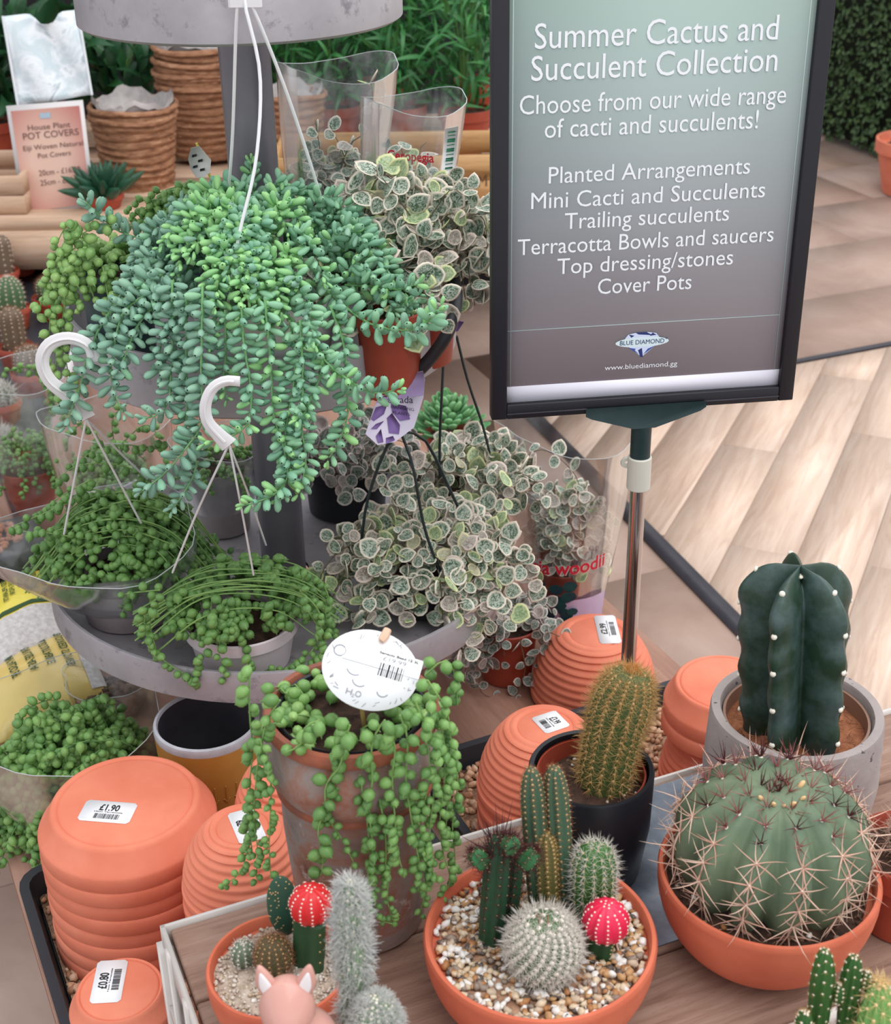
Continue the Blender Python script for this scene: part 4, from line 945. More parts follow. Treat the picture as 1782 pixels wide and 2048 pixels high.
# ------------------------------------------------------------------ lower tray: variegated hearts in black pots
rg = random.Random(4)
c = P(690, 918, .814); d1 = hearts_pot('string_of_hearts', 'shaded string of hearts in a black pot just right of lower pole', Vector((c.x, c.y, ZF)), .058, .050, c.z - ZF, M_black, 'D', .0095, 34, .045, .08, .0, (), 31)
c = P(948, 955, .815); ex = [[Q(x, y, c.y - .02) for x, y in pts] for pts in ([(900, 920), (850, 960), (815, 1000), (815, 1060)], [(960, 930), (1010, 950), (1030, 1010)], [(900, 950), (870, 1000), (850, 1040)], [(1000, 960), (1060, 990), (1100, 1030)])]
d2 = hearts_pot('string_of_hearts_basket', 'string of hearts in a black hanging basket, rear right of lower tray', Vector((c.x - .012, c.y - .015, ZF)), .054, .044, c.z - ZF, M_black, 'A', .0115, 42, .045, .085, .01, ex, 32, cat='hanging plant')
for pts in ([(913, 672, 1.56), (935, 760, 1.57), (965, 850, 1.58), (983, 922, 1.585)], [(888, 700, 1.56), (883, 800, 1.55), (879, 900, 1.55), (880, 960, 1.545)]):
    obj('wire', tube(smooth_path([Q(*p) for p in pts], .02), .0017, 6), M_bwire, d2, world=True)
wt = flatpoly('tag_tip', [(905, 668), (912, 640), (928, 644), (916, 662)], 1.555, mat('violet_card', (112, 84, 150), rough=.5), d2)
c = P(848, 1120, .805); cB = Vector((c.x, c.y + .015, ZF)); ex = [[Q(x, y, cB.y + d) for x, y in pts] for pts, d in (([(720, 1080), (670, 1110), (640, 1160), (650, 1220)], -.04), ([(760, 1130), (740, 1190), (745, 1240)], -.07), ([(900, 1160), (925, 1220), (930, 1290), (915, 1340)], -.09),
      ([(880, 1160), (885, 1230), (880, 1290)], -.09), ([(960, 1120), (1000, 1180), (1010, 1260)], -.05), ([(940, 1150), (960, 1210), (950, 1270)], -.07), ([(820, 1160), (830, 1210), (820, 1250)], -.08), ([(760, 1060), (690, 1070), (650, 1090)], -.02), ([(800, 1020), (770, 970), (760, 940)], .0), ([(700, 1120), (690, 1200), (680, 1250)], -.05), ([(800, 1000), (830, 960), (820, 930)], .02))]
d3 = hearts_pot('string_of_hearts_basket', 'big variegated string of hearts in a black basket with a purple tag', cB, .066, .052, c.z - ZF, M_black, 'A', .0112, 60, .045, .09, .05, ex, 33, cat='hanging plant', stretch=(1.15, 1), gap=.9)
hub = Q(800, 862, cB.y - .02)
for e in (([(770, 900), (735, 1000), (722, 1090)], -.03), ([(825, 930), (850, 1060), (890, 1165)], -.06), ([(850, 880), (900, 980), (940, 1065)], .0)):
    obj('wire', tube(smooth_path([hub] + [Q(x, y, cB.y + e[1]) for x, y in e[0]], .02), .0018, 6), M_bwire, d3, world=True)
obj('hook', tube(smooth_path([Q(x, y, d) for x, y, d in ((905, 545, 1.42), (912, 600, 1.36), (898, 660, 1.33), (862, 715, 1.34), (815, 765, 1.35), (800, 800, 1.36), (800, 862, 1.37))], .006), .0068, 10), M_black, d3, world=True, label='thick black hanger hook')
M_purp = mat('purple_print', (126, 98, 160), rough=.5); M_lil = mat('lilac_card', (226, 216, 238), rough=.45)
tg = flatpoly('tag', [(770, 772), (800, 752), (846, 742), (850, 760), (847, 795), (828, 855), (790, 884), (755, 890), (731, 868), (748, 815)], 1.335, M_lil, d3, .0003, label='lilac and purple plant tag')
def tq(pts, m): flatpoly('petal_print', pts, 1.3342, m, tg, 0.0003, th=.0003)
flatpoly('print', [(770, 773), (800, 753), (846, 743), (849, 765), (846, 790), (760, 805), (752, 806)], 1.3345, mat('mauve_print', (176, 156, 204), rough=.5), tg, .0003, th=.0002)
for pts in ([(742, 838), (752, 815), (775, 808), (768, 828), (748, 842)], [(782, 806), (812, 812), (820, 838), (800, 842), (784, 824)], [(774, 836), (784, 826), (800, 850), (798, 868), (778, 866)], [(742, 858), (752, 848), (768, 842), (754, 858)], [(752, 872), (762, 858), (767, 884), (756, 886)], [(772, 876), (786, 872), (790, 880), (772, 888)]): tq(pts, M_purp)
for s, p0, p1, cp in (('Cascada', (762, 806), (826, 806), .0075), ('HANGING', (782, 816), (828, 822), .003), ('PLANTS', (786, 827), (820, 832), .003)):
    a, b = Q(p0[0], p0[1], 1.3335 - .0003 * (p0[1] - 742)), Q(p1[0], p1[1], 1.3335 - .0003 * (p1[1] - 742)); txt(tg, s, (lambda a, b, cp: lambda x, y: a.lerp(b, x) + Vector((0, -.0002, cp * y)))(a, b, cp), mat('tag_ink_' + s.lower(), (44, 34, 60), rough=.5))
# jade-like succulent further back
c = Q(897, 862, 2.12); rr_ = thing('carry_tray', 'low dark grey tray behind the stand under the small green succulent', 'tray', (c.x + .02, c.y, ZT))
obj('shell', cbox(.17, .15, .03, (0, 0, .015), .004), M_black, rr_)
jt = thing('jade_succulent', 'small pale-green rosette succulent in a terracotta pot behind the stand', 'potted plant', (c.x, c.y, ZT + .03)); hj = c.z - ZT - .03
obj('pot', lathe(pot_prof(.040, .030, hj, .003, .003, .014, .01), 40), M_terra_w, jt); soil_disc(jt, .034, hj - .01, M_soil)
jl = Proto('leaf', disc_leaf(1, .0, .25, 10, .12, .62), M_jade); it = []
for i in range(90):
    a = i * 2.4; rr = .006 + .052 * (i / 90) ** .7; e = 1.35 - 1.1 * i / 90; n_ = Vector((math.cos(a) * -math.sin(e), math.sin(a) * -math.sin(e), math.cos(e))); x = Vector((math.cos(a) * math.cos(e), math.sin(a) * math.cos(e), math.sin(e))); y = n_.cross(x)
    M = Matrix(((x.x, y.x, n_.x, 0), (x.y, y.y, n_.y, 0), (x.z, y.z, n_.z, 0), (0, 0, 0, 1))); it.append((jl, T(Vector((c.x, c.y, c.z)) + Vector((math.cos(a) * rr, math.sin(a) * rr, .055 * (1 - i / 90) + .008 * rng.uniform(-1, 1)))) @ M @ S3(.0135)))
scatter(jt, 'leaf', it)
# sleeved plant with the printed name
c = P(1125, 1225, ZT); ex = [[Q(x, y, c.y) for x, y in pts] for pts in ([(1040, 920), (1090, 900), (1150, 950), (1165, 1020), (1160, 1070)], [(1100, 1050), (1060, 950), (1030, 900)], [(1130, 1060), (1190, 1020), (1215, 1000)], [(1080, 1080), (1050, 1000), (1060, 940)], [(1150, 1090), (1200, 1060), (1230, 1030)])]
pw = hearts_pot('sleeved_string_of_hearts', 'string of hearts in a clear sleeve with red printed plant name', Vector((c.x, c.y, ZT)), .046, .036, .085, M_terra_w, 'A', .0105, 46, .10, .035, .0, ex, 41, stretch=(1.1, 1.0))
sv_ = sleeve(pw, (c.x, c.y, ZT + .002), .054, (c.x - .004, c.y, ZT + .30), .096, M_film, wave=.05, pk=2, nz=10)
rwid = lambda z: .054 + (.096 - .054) * (max(z - ZT - .002, .0001) / .298) ** .85 + .0035
cpw = c.copy()
def cylf(px, z): # point on the front of the sleeve
    a = max(-1.35, min(1.35, (px - 1125) * .00072 / rwid(z))); return Vector((cpw.x + rwid(z) * math.sin(a), cpw.y - rwid(z) * math.cos(a), z))
def band(name, x0, x1, z0, z1, m, par, k=10, off=0): 
    pr = grid(lambda a, b: tuple(cylf(x0 + (x1 - x0) * b, (z0 + (z1 - z0) * a)) + Vector((0, -off, 0))), 4, k); return obj(name, pr, m, par, world=True, sharp=0)
bd = band('lilac_band', 1040, 1212, ZT + .004, ZT + .062, mat('lilac_print', (196, 178, 214), (208, 192, 222), 20, .4), pw)
M_teal = mat('teal_leaf_print', (18, 84, 80), (30, 60, 80), 60, .5)
for i in range(34):
    x = 1070 + rg.uniform(-25, 65); z = ZT + rg.uniform(.03, .10) if i < 20 else ZT + rg.uniform(.012, .06); r = rg.uniform(8, 16)
    n = 8; pts = [cylf(x + r * math.cos(t), z + r * .0006 * math.sin(t)) + Vector((0, -.0015 - .0001 * i, 0)) for t in [2 * PI * j / n for j in range(n)]]
    obj('leaf_print', Prim([tuple(p) for p in pts], [[tuple(range(n))]]), M_teal, bd, world=True, smooth=False)
z0w = Q(1120, 1140, c.y - .075).z
for off, m, e in ((.0052, mat('white_outline', (240, 236, 238), rough=.5), 1.0), (.0060, M_redp, 1.0)):
    txt(pw, 'Ceropegia woodii', (lambda off, e: lambda x, y: cylf(936 + 262 * x + (1.5 if off < .0055 else 0), z0w + .018 * (x - .55) + (y - .5) * .0215 * e + .004 - (.0009 if off < .0055 else 0)) + Vector((0, -off, 0)))(off, e), m)
# small terracotta pot of hearts in front of the tray
c = P(1050, 1258, .615); ex = [[Q(x, y, c.y - .03) for x, y in pts] for pts in ([(1010, 1260), (970, 1310), (960, 1380), (1000, 1400)], [(1040, 1280), (1050, 1340), (1030, 1400)], [(1080, 1260), (1100, 1300), (1060, 1380)], [(1000, 1250), (940, 1290), (930, 1350)], [(1090, 1260), (1150, 1290), (1190, 1340)])]
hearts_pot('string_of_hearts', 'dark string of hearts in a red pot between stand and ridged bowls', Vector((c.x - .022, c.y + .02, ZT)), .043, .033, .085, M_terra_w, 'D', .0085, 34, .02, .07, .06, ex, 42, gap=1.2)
# ------------------------------------------------------------------ cacti
def spine_cluster(name, n, L, r, spread, mats, aer=.0012, central=1, jit=.15, curve=.1, seed=0, flat=0.0):
    g = random.Random(seed); mb = MB()
    if aer: mb.add(ball(6, 4, aer, aer, aer * .7), None, 0)
    for i in range(n + central):
        a = 2 * PI * i / max(n, 1) + g.uniform(-jit, jit); e = spread + g.uniform(-jit, jit) if i < n else g.uniform(0, .25)
        d = Vector((math.cos(a) * math.sin(e), math.sin(a) * math.sin(e), math.cos(e))); l = L * g.uniform(.75, 1.1) * (1 if i < n else 1.15)
        mb.add(spike(l, r, 3, curve * g.uniform(.3, 1.2)), frame((0, 0, 0), d, g.uniform(0, 6)), 1)
    return Proto(name, mb, mats)
def cactus(parent, base, top, prof, R, ribs, deep, m, clusters, rows, every=1, stagger=True, seg_per=6, nz=18, t0=.04, t1=.98, bend=(0, 0, 0), name='cactus_body', spine='spine_cluster', body_z=True, scale_top=1.0, pw=1.0, skip=None, twist=0.0, topcl=None, label=None, limit=300, wobble=0.0, ts=None, topt=.78, crown=7):
    base, top, bend = Vector(base), Vector(top), Vector(bend); ax = (top - base); H = ax.length; axn = ax.normalized()
    u = axn.cross(Vector((0, 1, 0))).normalized() if abs(axn.y) < .9 else axn.cross(Vector((1, 0, 0))).normalized(); w = axn.cross(u)
    seg = ribs * seg_per if ribs else 24
    def pt(t, th, extra=0.0):
        c = base + ax * t + bend * math.sin(PI * t); r = R * prof(t)
        if ribs:
            g = .5 - .5 * math.cos(ribs * (th - twist * t)); r *= 1 - deep * g ** pw
        if wobble: r *= 1 + wobble * mnoise.noise(Vector((math.cos(th) * 2, math.sin(th) * 2, t * 5 + base.x * 90)))
        r += extra; return c + u * math.cos(th) * r + w * math.sin(th) * r
    v = []; 
    for i in range(nz + 1):
        t = 1 - (1 - i / nz) ** 1.6
        for j in range(seg): v.append(tuple(pt(t, 2 * PI * j / seg)))
    f = [(i * seg + j, i * seg + (j + 1) % seg, (i + 1) * seg + (j + 1) % seg, (i + 1) * seg + j) for i in range(nz) for j in range(seg)]
    v.append(tuple(base + ax)); tf = [(nz * seg + j, nz * seg + (j + 1) % seg, (nz + 1) * seg) for j in range(seg)]
    o = obj(name, Prim(v, [f, tf]), m, parent, world=True, sharp=0, label=label)
    it = []; rg = random.Random(int(abs(base.x) * 1e5)); nr = ribs or 12
    for k in range(nr):
        for i in range(len(ts) if ts else rows):
            s_t = (i + (.5 if (stagger and k % 2) else 0)) / rows; t = t0 + (t1 - t0) * (s_t * .55 + .45 * (1 - (1 - s_t) ** 2.2))
            if ts: t = ts[i]
            if t > .995 or (skip and skip(t, k)): continue
            th = 2 * PI * k / nr + twist * t + rg.uniform(-.02, .02); p = pt(t, th); n_ = (pt(t, th, .01) - p); dt = pt(min(t + .03, 1), th) - pt(max(t - .03, 0), th); side = axn.cross(n_)
            nn = dt.cross(side); nn = nn.normalized() if nn.length > 1e-9 else n_.normalized()
            if nn.dot(n_) < 0: nn = -nn
            cl = topcl if (topcl and t > topt) else clusters
            it.append((rg.choice(cl), frame(p - nn * .0002, nn + Vector((0, 0, .08)), rg.uniform(0, 6), rg.uniform(.85, 1.1) * (scale_top if t > .8 else 1))))
    for i in range(crown):
        a = 2.4 * i; r_ = R * prof(.975) * .8 * math.sqrt((i + .3) / max(crown, 1)); it.append((rg.choice(topcl or clusters), frame(base + ax * .992 + (u * math.cos(a) + w * math.sin(a)) * r_, axn + (u * math.cos(a) + w * math.sin(a)) * .5, a, scale_top)))
    scatter(parent, spine, it, limit)
    return o, pt
col_prof = lambda t: (min(1, .86 + .5 * t) if t < .75 else math.sqrt(max(0, 1 - ((t - .75) / .25) ** 2)) ** .8 * 1.0 + .0)
ball_prof = lambda t: math.sqrt(max(0.0, 1 - (2 * t - 1) ** 2)) ** .9
dome_prof = lambda t: math.sqrt(max(0, 1 - ((t - .38) / .62) ** 2)) if t > .38 else (.86 + .14 * math.sin(PI / 2 * t / .38))
def green(name, a, b, c=None, rough=.5): return leafy(name, a, b, c, 30, rough, .35)
M_aw = mat('woolly_areole', (236, 228, 214), rough=.9); M_at = mat('tan_areole', (206, 178, 128), rough=.9)
def spm(name, a, b): return mat(name, a, rough=.5, rnd=b)
M_spt = spm('straw_spine', (206, 172, 112), (184, 138, 82)); M_spw = spm('white_spine', (232, 228, 220), (206, 198, 186)); M_spp = spm('pinkish_spine', (226, 196, 176), (206, 158, 138))
M_spr = spm('maroon_spine', (92, 34, 38), (60, 24, 30)); M_spd = spm('dark_spine', (56, 30, 36), (84, 44, 46)); M_spb = spm('brown_spine', (132, 84, 58), (168, 120, 84))
def footpebbles(parent, c, R, z, n, m=None, rmin=.0016, rmax=.003, **k): ground_pebbles(parent, (c[0], c[1]), R, z, n, rmin, rmax, m or M_peb, **k)

# --- golden column cactus in the black pot
c = P(1183, 1533, .905); g_ = thing('golden_cactus_pot', 'leaning golden-spined column cactus in a matt black pot before the chrome pole', 'potted cactus', (c.x, c.y, ZC + .0018)); zt = c.z; b0 = ZC + .0018
M_blackpot = mat('matt_black_ceramic', (26, 28, 34), (32, 34, 40), 10, .42)
obj('pot', lathe([(0, 0), (.040, 0), (.043, .004), (.0492, .05), (.0502, zt - b0 - .002), (.0490, zt - b0), (.0460, zt - b0 - .001), (.0452, zt - b0 - .02), (.044, .02), (0, .02)], 64), M_blackpot, g_)
obj('inner_pot', lathe([(.0435, zt - b0 - .004), (.0440, zt - b0 - .0055), (.0425, zt - b0 - .0052), (.040, zt - b0 - .03), (.036, .03)], 56), M_terra_w, g_)
soil_disc(g_, .0405, zt - b0 - .020, M_soil, .004); footpebbles(g_, c, .037, zt - .019, 90, M_perl, .0008, .0022, name='perlite_crumb'); footpebbles(g_, c, .038, zt - .019, 160, M_soilc, .0008, .002, name='soil_crumb')
bs_ = P(1206, 1572, zt - .02); tp = Q(1266, 1342, bs_.y + .012)
cl = [spine_cluster('spine_cluster', 11, .0088, .00022, 1.0, [M_at, M_spt], .0013, 4, .3, .15, s) for s in range(4)]
tcl = [spine_cluster('spine_cluster', 9, .0080, .00022, .5, [M_at, mat('orange_spine', (216, 140, 62), rough=.6, rnd=(230, 170, 100))], .0014, 3, .3, .1, s) for s in range(3)]
cactus(g_, bs_, tp, lambda t: (.90 + .16 * t if t < .7 else 1.01 * math.sqrt(max(0, 1 - ((t - .7) / .32) ** 2)) ** .75), .0232, 15, .14, green('golden_cactus_skin', (62, 84, 48), (82, 100, 56)), cl, 21, crown=12, bend=(-.003, 0, 0), topcl=None, limit=300)
it = [(random.choice(tcl), frame(tp - (tp - bs_).normalized() * .002 + Vector((random.uniform(-.006, .006), random.uniform(-.006, .006), 0)), (tp - bs_) + Vector((random.uniform(-.05, .05), random.uniform(-.05, .05), 0)), random.uniform(0, 6))) for i in range(22)]
scatter(g_, 'crown_spines', it)

# --- scalloped dark cactus in the concrete pot
c = P(1594, 1418, .903); m_ = thing('scalloped_cactus_pot', 'dark green scalloped ribbed cactus with white areoles in a grey concrete pot', 'potted cactus', (c.x, c.y - .0, ZC)); h = c.z - ZC
M_conc = mat('concrete', (158, 148, 146), (176, 168, 164), 22, .85, .25, 90); 
kc = NT('concrete_pitted'); co = kc.coords(); a = kc.ramp(kc.noise(co, 14, 5), [(.3, (150, 140, 138)), (.7, (178, 168, 164))]); f = kc.ramp(kc.noise(co, 110, 3, .6), [(.66, (0, 0, 0)), (.70, (255, 255, 255))]); kc.bump(kc.noise(co, 120, 4), .3); M_conc = kc.fin(kc.mix(f, a, (84, 78, 80)), .85)
obj('pot', lathe([(0, 0), (.066, 0), (.071, .006), (.0745, .04), (.0722, h - .004), (.0712, h), (.0640, h), (.0628, h - .002), (.0615, h - .03), (0, h - .03)], 72), M_conc, m_)
obj('inner_pot', lathe([(.0608, h - .012), (.0612, h - .007), (.0590, h - .007), (.057, h - .03)], 60), mat('brown_pot', (150, 116, 98), rough=.5), m_)
soil_disc(m_, .0585, h - .021, M_coir, .006)
fb = []; rg = random.Random(8)
for i in range(260):
    a = rg.uniform(0, 6.3); r = .055 * math.sqrt(rg.uniform(0, 1)); p = Vector((c.x + r * math.cos(a), c.y + r * math.sin(a), c.z - .017 + .004 * (1 - r / .055))); d = Vector((rg.uniform(-1, 1), rg.uniform(-1, 1), rg.uniform(-.1, .25))).normalized() * rg.uniform(.005, .011)
    fb.append((Proto('coir_fibre', tube([(0, 0, 0), (.0005, .0008, .45), (0, 0, 1)], [.018, .022, .010], 3, cap=False), M_coir) if i == 0 else fb[0][0], frame(p, d, 0, d.length)))
scatter(m_, 'coir_fibre', fb)
bx = P(1588, 1472, c.z - .018); tp = Q(1600, 1150, bx.y + .004); H = (tp - bx).length
fk_m = NT('scalloped_skin'); co = fk_m.coords(); fk_m.fin(fk_m.mix(fk_m.ramp(fk_m.noise(co, 34, 5, .6), [(.4, (0, 0, 0)), (.72, (255, 255, 255))]), (34, 58, 42), (78, 98, 98)), .42, 0, .5); M_fk = fk_m.m
NR = 5; TH0 = -.942; seg = NR * 16; nz = 40; v = []; ax = tp - bx
def fk(t, th):
    g = abs(math.sin(NR / 2 * (th - TH0))); crest = (1 - g ** 1.7) ** .8
    e = math.sqrt(max(0, 1 - ((t - .80) / .2) ** 2)) ** .6 if t > .80 else (.92 + .08 * math.sin(t * 2)); sc2 = 1 + .055 * math.cos(2 * PI * (t * 4.3 + .35))
    r = .0475 * e * (.34 + .66 * crest * sc2); c0 = bx + ax * (t - .0) + Vector((0, 0, -.0 + .02 * max(0, t - .8) * crest)); return c0 + Vector((math.cos(th), math.sin(th), 0)) * r + ax.normalized() * (.010 * (crest - .5) * (t > .8) * (t - .8) * 5)
for i in range(nz + 1):
    t = 1 - (1 - i / nz) ** 1.4
    for j in range(seg): v.append(tuple(fk(t, 2 * PI * j / seg + TH0)))
obj('cactus_body', Prim(v, [[(i * seg + j, i * seg + (j + 1) % seg, (i + 1) * seg + (j + 1) % seg, (i + 1) * seg + j) for i in range(nz) for j in range(seg)]]), M_fk, m_, world=True, sharp=0)
ap = Proto('areole', MB().add(ball(8, 5, 1, 1, .6)), M_aw); it = []
for k in range(NR):
    th = 2 * PI * k / NR + TH0
    for t in (.12, .34, .57, .79, .955): p = fk(t, th); it.append((ap, frame(p, Vector((math.cos(th), math.sin(th), .2)), 0, .0026)))
for i in range(7): it.append((ap, frame(tp + Vector((random.uniform(-.005, .005), random.uniform(-.005, .005), .0005)), (0, 0, 1), 0, .0024)))
scatter(m_, 'areole', it)

# --- big barrel cactus in the right-hand bowl
c = P(1538, 1737, ZC + .072); f_ = thing('barrel_cactus_bowl', 'big round barrel cactus with long pinkish spines in a wide terracotta bowl', 'potted cactus', (c.x, c.y, ZC))
obj('bowl', lathe(bowl_prof(.0835, .040, .072, .0052, .013), 80), M_terra_d, f_); soil_disc(f_, .0775, .058, M_soil, .004)
footpebbles(f_, c, .074, ZC + .0585, 420, M_soilc, .001, .0032, name='soil_crumb', avoid=[(c.x, c.y, .045)]); footpebbles(f_, c, .074, ZC + .061, 34, M_peb, .0015, .003, avoid=[(c.x, c.y, .055)])
M_bar = NT('barrel_skin'); co = M_bar.coords(); M_bar.fin(M_bar.mix(M_bar.ramp(M_bar.noise(co, 20, 4), [(.35, (0, 0, 0)), (.7, (255, 255, 255))]), (92, 112, 90), (120, 136, 108)), .55, 0, .3); M_bar = M_bar.m
bb = Vector((c.x + .0, c.y + .002, ZC + .054)); tb_ = Vector((c.x, c.y + .002, ZC + .148))
def bprof(t):
    if t < .45: return .80 + .20 * math.sin(PI / 2 * t / .45)
    return max(.10, math.sqrt(max(0, 1 - ((t - .45) / .60) ** 2)) ** .95)
cl = [spine_cluster('spine_cluster', 8, .0240, .00085, 1.28, [M_aw, M_spp], .0015, 1, .22, .22, 20 + s) for s in range(5)]
tcl = [spine_cluster('spine_cluster', 7, .0195, .00062, .75, [M_aw, M_spr if s % 2 else spm('rose_spine', (176, 118, 112), (120, 60, 60))], .0018, 1, .35, .15, 30 + s) for s in range(5)]
cactus(f_, bb, tb_, bprof,   .0735, 12, .24, M_bar, cl, 6, stagger=False, seg_per=8, nz=26, ts=(.10, .27, .45, .62, .77, .88, .955), topt=.86, crown=0, topcl=tcl, pw=2.2, twist=.12)
it = [(random.choice(tcl), frame(tb_ + Vector((.024 * math.cos(a), .024 * math.sin(a), -.002)), Vector((.5 * math.cos(a), .5 * math.sin(a), 1)), a, .95)) for a in [2 * PI * i / 9 for i in range(9)]]
it += [(random.choice(tcl), frame(tb_ + Vector((random.uniform(-.012, .012), random.uniform(-.012, .012), -.001)), Vector((random.uniform(-.5, .5), random.uniform(-.5, .5), 1)), 1, .8)) for i in range(8)]
scatter(f_, 'crown_spines', it)
fp = Proto('seed_pod', ball(8, 6, .0022, .0022, .0042), mat('straw_pod', (226, 190, 140), rough=.7)); scatter(f_, 'seed_pod', [(fp, frame(tb_ + Vector((.018 * math.cos(a), .018 * math.sin(a) - .004, .001)), Vector((math.cos(a), math.sin(a), 1.2)), 0, random.uniform(.6, 1.1))) for a in (-2.6, -2.0, -1.2, -.6, -1.6, .3)])

# --- centre bowl
c = P(1080, 1864, ZC + .068); n_ = thing('cactus_bowl', 'wide terracotta bowl of pebbles with tall, round white and red-topped cacti', 'cactus bowl', (c.x, c.y, ZC))
obj('bowl', lathe(bowl_prof(.0845, .040, .068, .0055, .011), 88), M_terra_d, n_); soil_disc(n_, .078, .055, M_bed, .003)
zp = ZC + .0575
W_ = lambda px, py: P(px, py, zp)
mb_ = W_(1086, 1932)
footpebbles(n_, c, .0765, zp + .001, 1250, M_peb, .0020, .0042, avoid=[(mb_.x, mb_.y, .026)])
# scalloped enopla-like column at the left with long dark spines
cl = [spine_cluster('spine_cluster', 6, .0075, .00024, 1.0, [M_at, M_spr], .0007, 1, .3, .1, 40 + s) for s in range(3)]
for (b, t, R, rb, m_c, sp, rows, deep) in (
    ((980, 1885), (1000, 1668), .0098, 7, green('dark_column_skin', (30, 60, 42), (44, 84, 58)), cl, 12, .26),
    ((1012, 1862), (1030, 1690), .0080, 7, bpy.data.materials['dark_column_skin'], cl, 10, .26),
    ((1083, 1840), (1062, 1535), .0090, 8, green('grey_column_skin', (52, 82, 62), (78, 108, 84)), [spine_cluster('spine_cluster', 7, .0036, .00018, 1.1, [M_at, M_spb], .0009, 1, .3, .1, 50 + s) for s in range(3)], 22, .24),
    ((1130, 1830), (1108, 1532), .0092, 8, bpy.data.materials['grey_column_skin'], None, 22, .24),
    ((1100, 1850), (1090, 1665), .0082, 8, green('brown_column_skin', (84, 92, 48), (104, 96, 56)), [spine_cluster('spine_cluster', 8, .0036, .00018, 1.1, [M_at, M_spt], .0009, 1, .3, .1, 60 + s) for s in range(3)], 18, .2),
    ((1184, 1850), (1190, 1690), .0160, 13, green('fresh_column_skin', (52, 98, 46), (72, 116, 52)), [spine_cluster('spine_cluster', 9, .0068, .00019, 1.0, [M_at, M_spw], .0010, 2, .3, .1, 70 + s) for s in range(3)], 12, .18)):
    if sp is None: sp = lastsp
    lastsp = sp; b = W_(*b); t = Q(t[0], t[1], b.y + .002)
    cactus(n_, b - Vector((0, 0, .004)), t, col_prof, R, rb, deep, m_c, sp, rows, nz=20, label={7: 'dark green column cactus', 13: 'bristly white-spined column cactus'}.get(rb))
lsp = Proto('long_spine', spike(1, .022, 4, .1), M_spd); it = []
tpos = Q(1000, 1680, W_(980, 1885).y)
for i in range(46):
    a = random.uniform(0, 6.3); e = random.uniform(.15, 1.35); it.append((lsp, frame(tpos + Vector((.008 * math.cos(a), .008 * math.sin(a), -random.uniform(0, .012))), Vector((math.cos(a) * math.sin(e), math.sin(a) * math.sin(e), math.cos(e))), 0, random.uniform(.013, .026))))
scatter(n_, 'long_spine', it)
for px, py, ln in ((948, 1700, -.012), (1068, 1700, .012), (1020, 1672, .0)):
    b = Q(px, py + 22, tpos.y - .004); cactus(n_, b + Vector((-ln * .7, 0, -.006)), b + Vector((ln * .1, 0, .010)), ball_prof, .0072, 6, .22, green('offset_skin%d' % px, (44, 100, 60), (60, 120, 74)), cl, 4, nz=12, name='offset')
# white ball cactus
R = .0285; bq = Vector((mb_.x, mb_.y, zp - .003)); tq_ = bq + Vector((0, -.004, .049))
wcl = [spine_cluster('spine_cluster', 15, .0080, .00026, 1.15, [M_aw, M_spw], .0021, 3, .2, .05, 80 + s) for s in range(4)]
cactus(n_, bq, tq_, lambda t: (.80 + .26 * t if t < .45 else .93 * math.sqrt(max(0, 1 - ((t - .42) / .6) ** 2)) ** .8 + .02), R, 20, .10, green('ball_cactus_skin', (74, 104, 66), (96, 122, 84)), wcl, 13, nz=18, t1=1.0, twist=1.1, label='round white-spined cactus')
scatter(n_, 'crown_spines', [(Proto('crown_spines', MB().add(spike(.006, .0003, 3), None, 0), mat('rose_tip_spine', (190, 96, 80), rough=.6)), frame(tq_ + Vector((random.uniform(-.005, .005), random.uniform(-.005, .005), .0)), Vector((random.uniform(-.3, .3), random.uniform(-.4, .2), 1)), 0, 1)) for i in range(14)])
# red moon cactus on its green stock
def moon(parent, base, top, R, stockR, m, stock_m, ribs=12, dots=True):
    base, top = Vector(base), Vector(top)
    cactus(parent, base, top, lambda t: .9, stockR, 3, .35, stock_m, crown=0, clusters=[spine_cluster('spine_cluster', 3, .002, .00015, .9, [M_at, M_spt], .0008, 0, .3, 0, 3)], rows=5, stagger=False, nz=8, seg_per=10, name='graft_stock', label='green grafted stem')
    b = top - Vector((0, 0, .004)); acl = [spine_cluster('spine_cluster', 5, .0018, .00017, 1.0, [mat('pale_dot', (250, 226, 214), rough=.8) if 'pale_dot' not in bpy.data.materials else bpy.data.materials['pale_dot'], M_spp], .00085, 0, .3, 0, 4)]
    cactus(parent, b, b + Vector((0, 0, R * 1.9)), ball_prof, R, ribs, .13, m, acl, 9, nz=18, seg_per=6, name='red_head', label='bright red grafted cactus head', t0=.1, t1=.97, stagger=False)
M_red = leafy('moon_red', (214, 24, 62), (232, 48, 92), (222, 30, 72), 40, .4); M_red2 = leafy('moon_scarlet', (206, 30, 38), (224, 52, 52), (214, 36, 44), 40, .4); M_stock = green('stock_skin', (36, 66, 40), (48, 84, 52))
b = W_(1200, 1905); moon(n_, b - Vector((0, 0, .003)), Q(1210, 1868, b.y - .001), .0172, .0112, M_red, M_stock, 12)
obj('twig', tube([W_(1240, 1915), Q(1232, 1885, b.y), Q(1226, 1870, b.y)], .0007, 5), M_spp, n_, world=True)

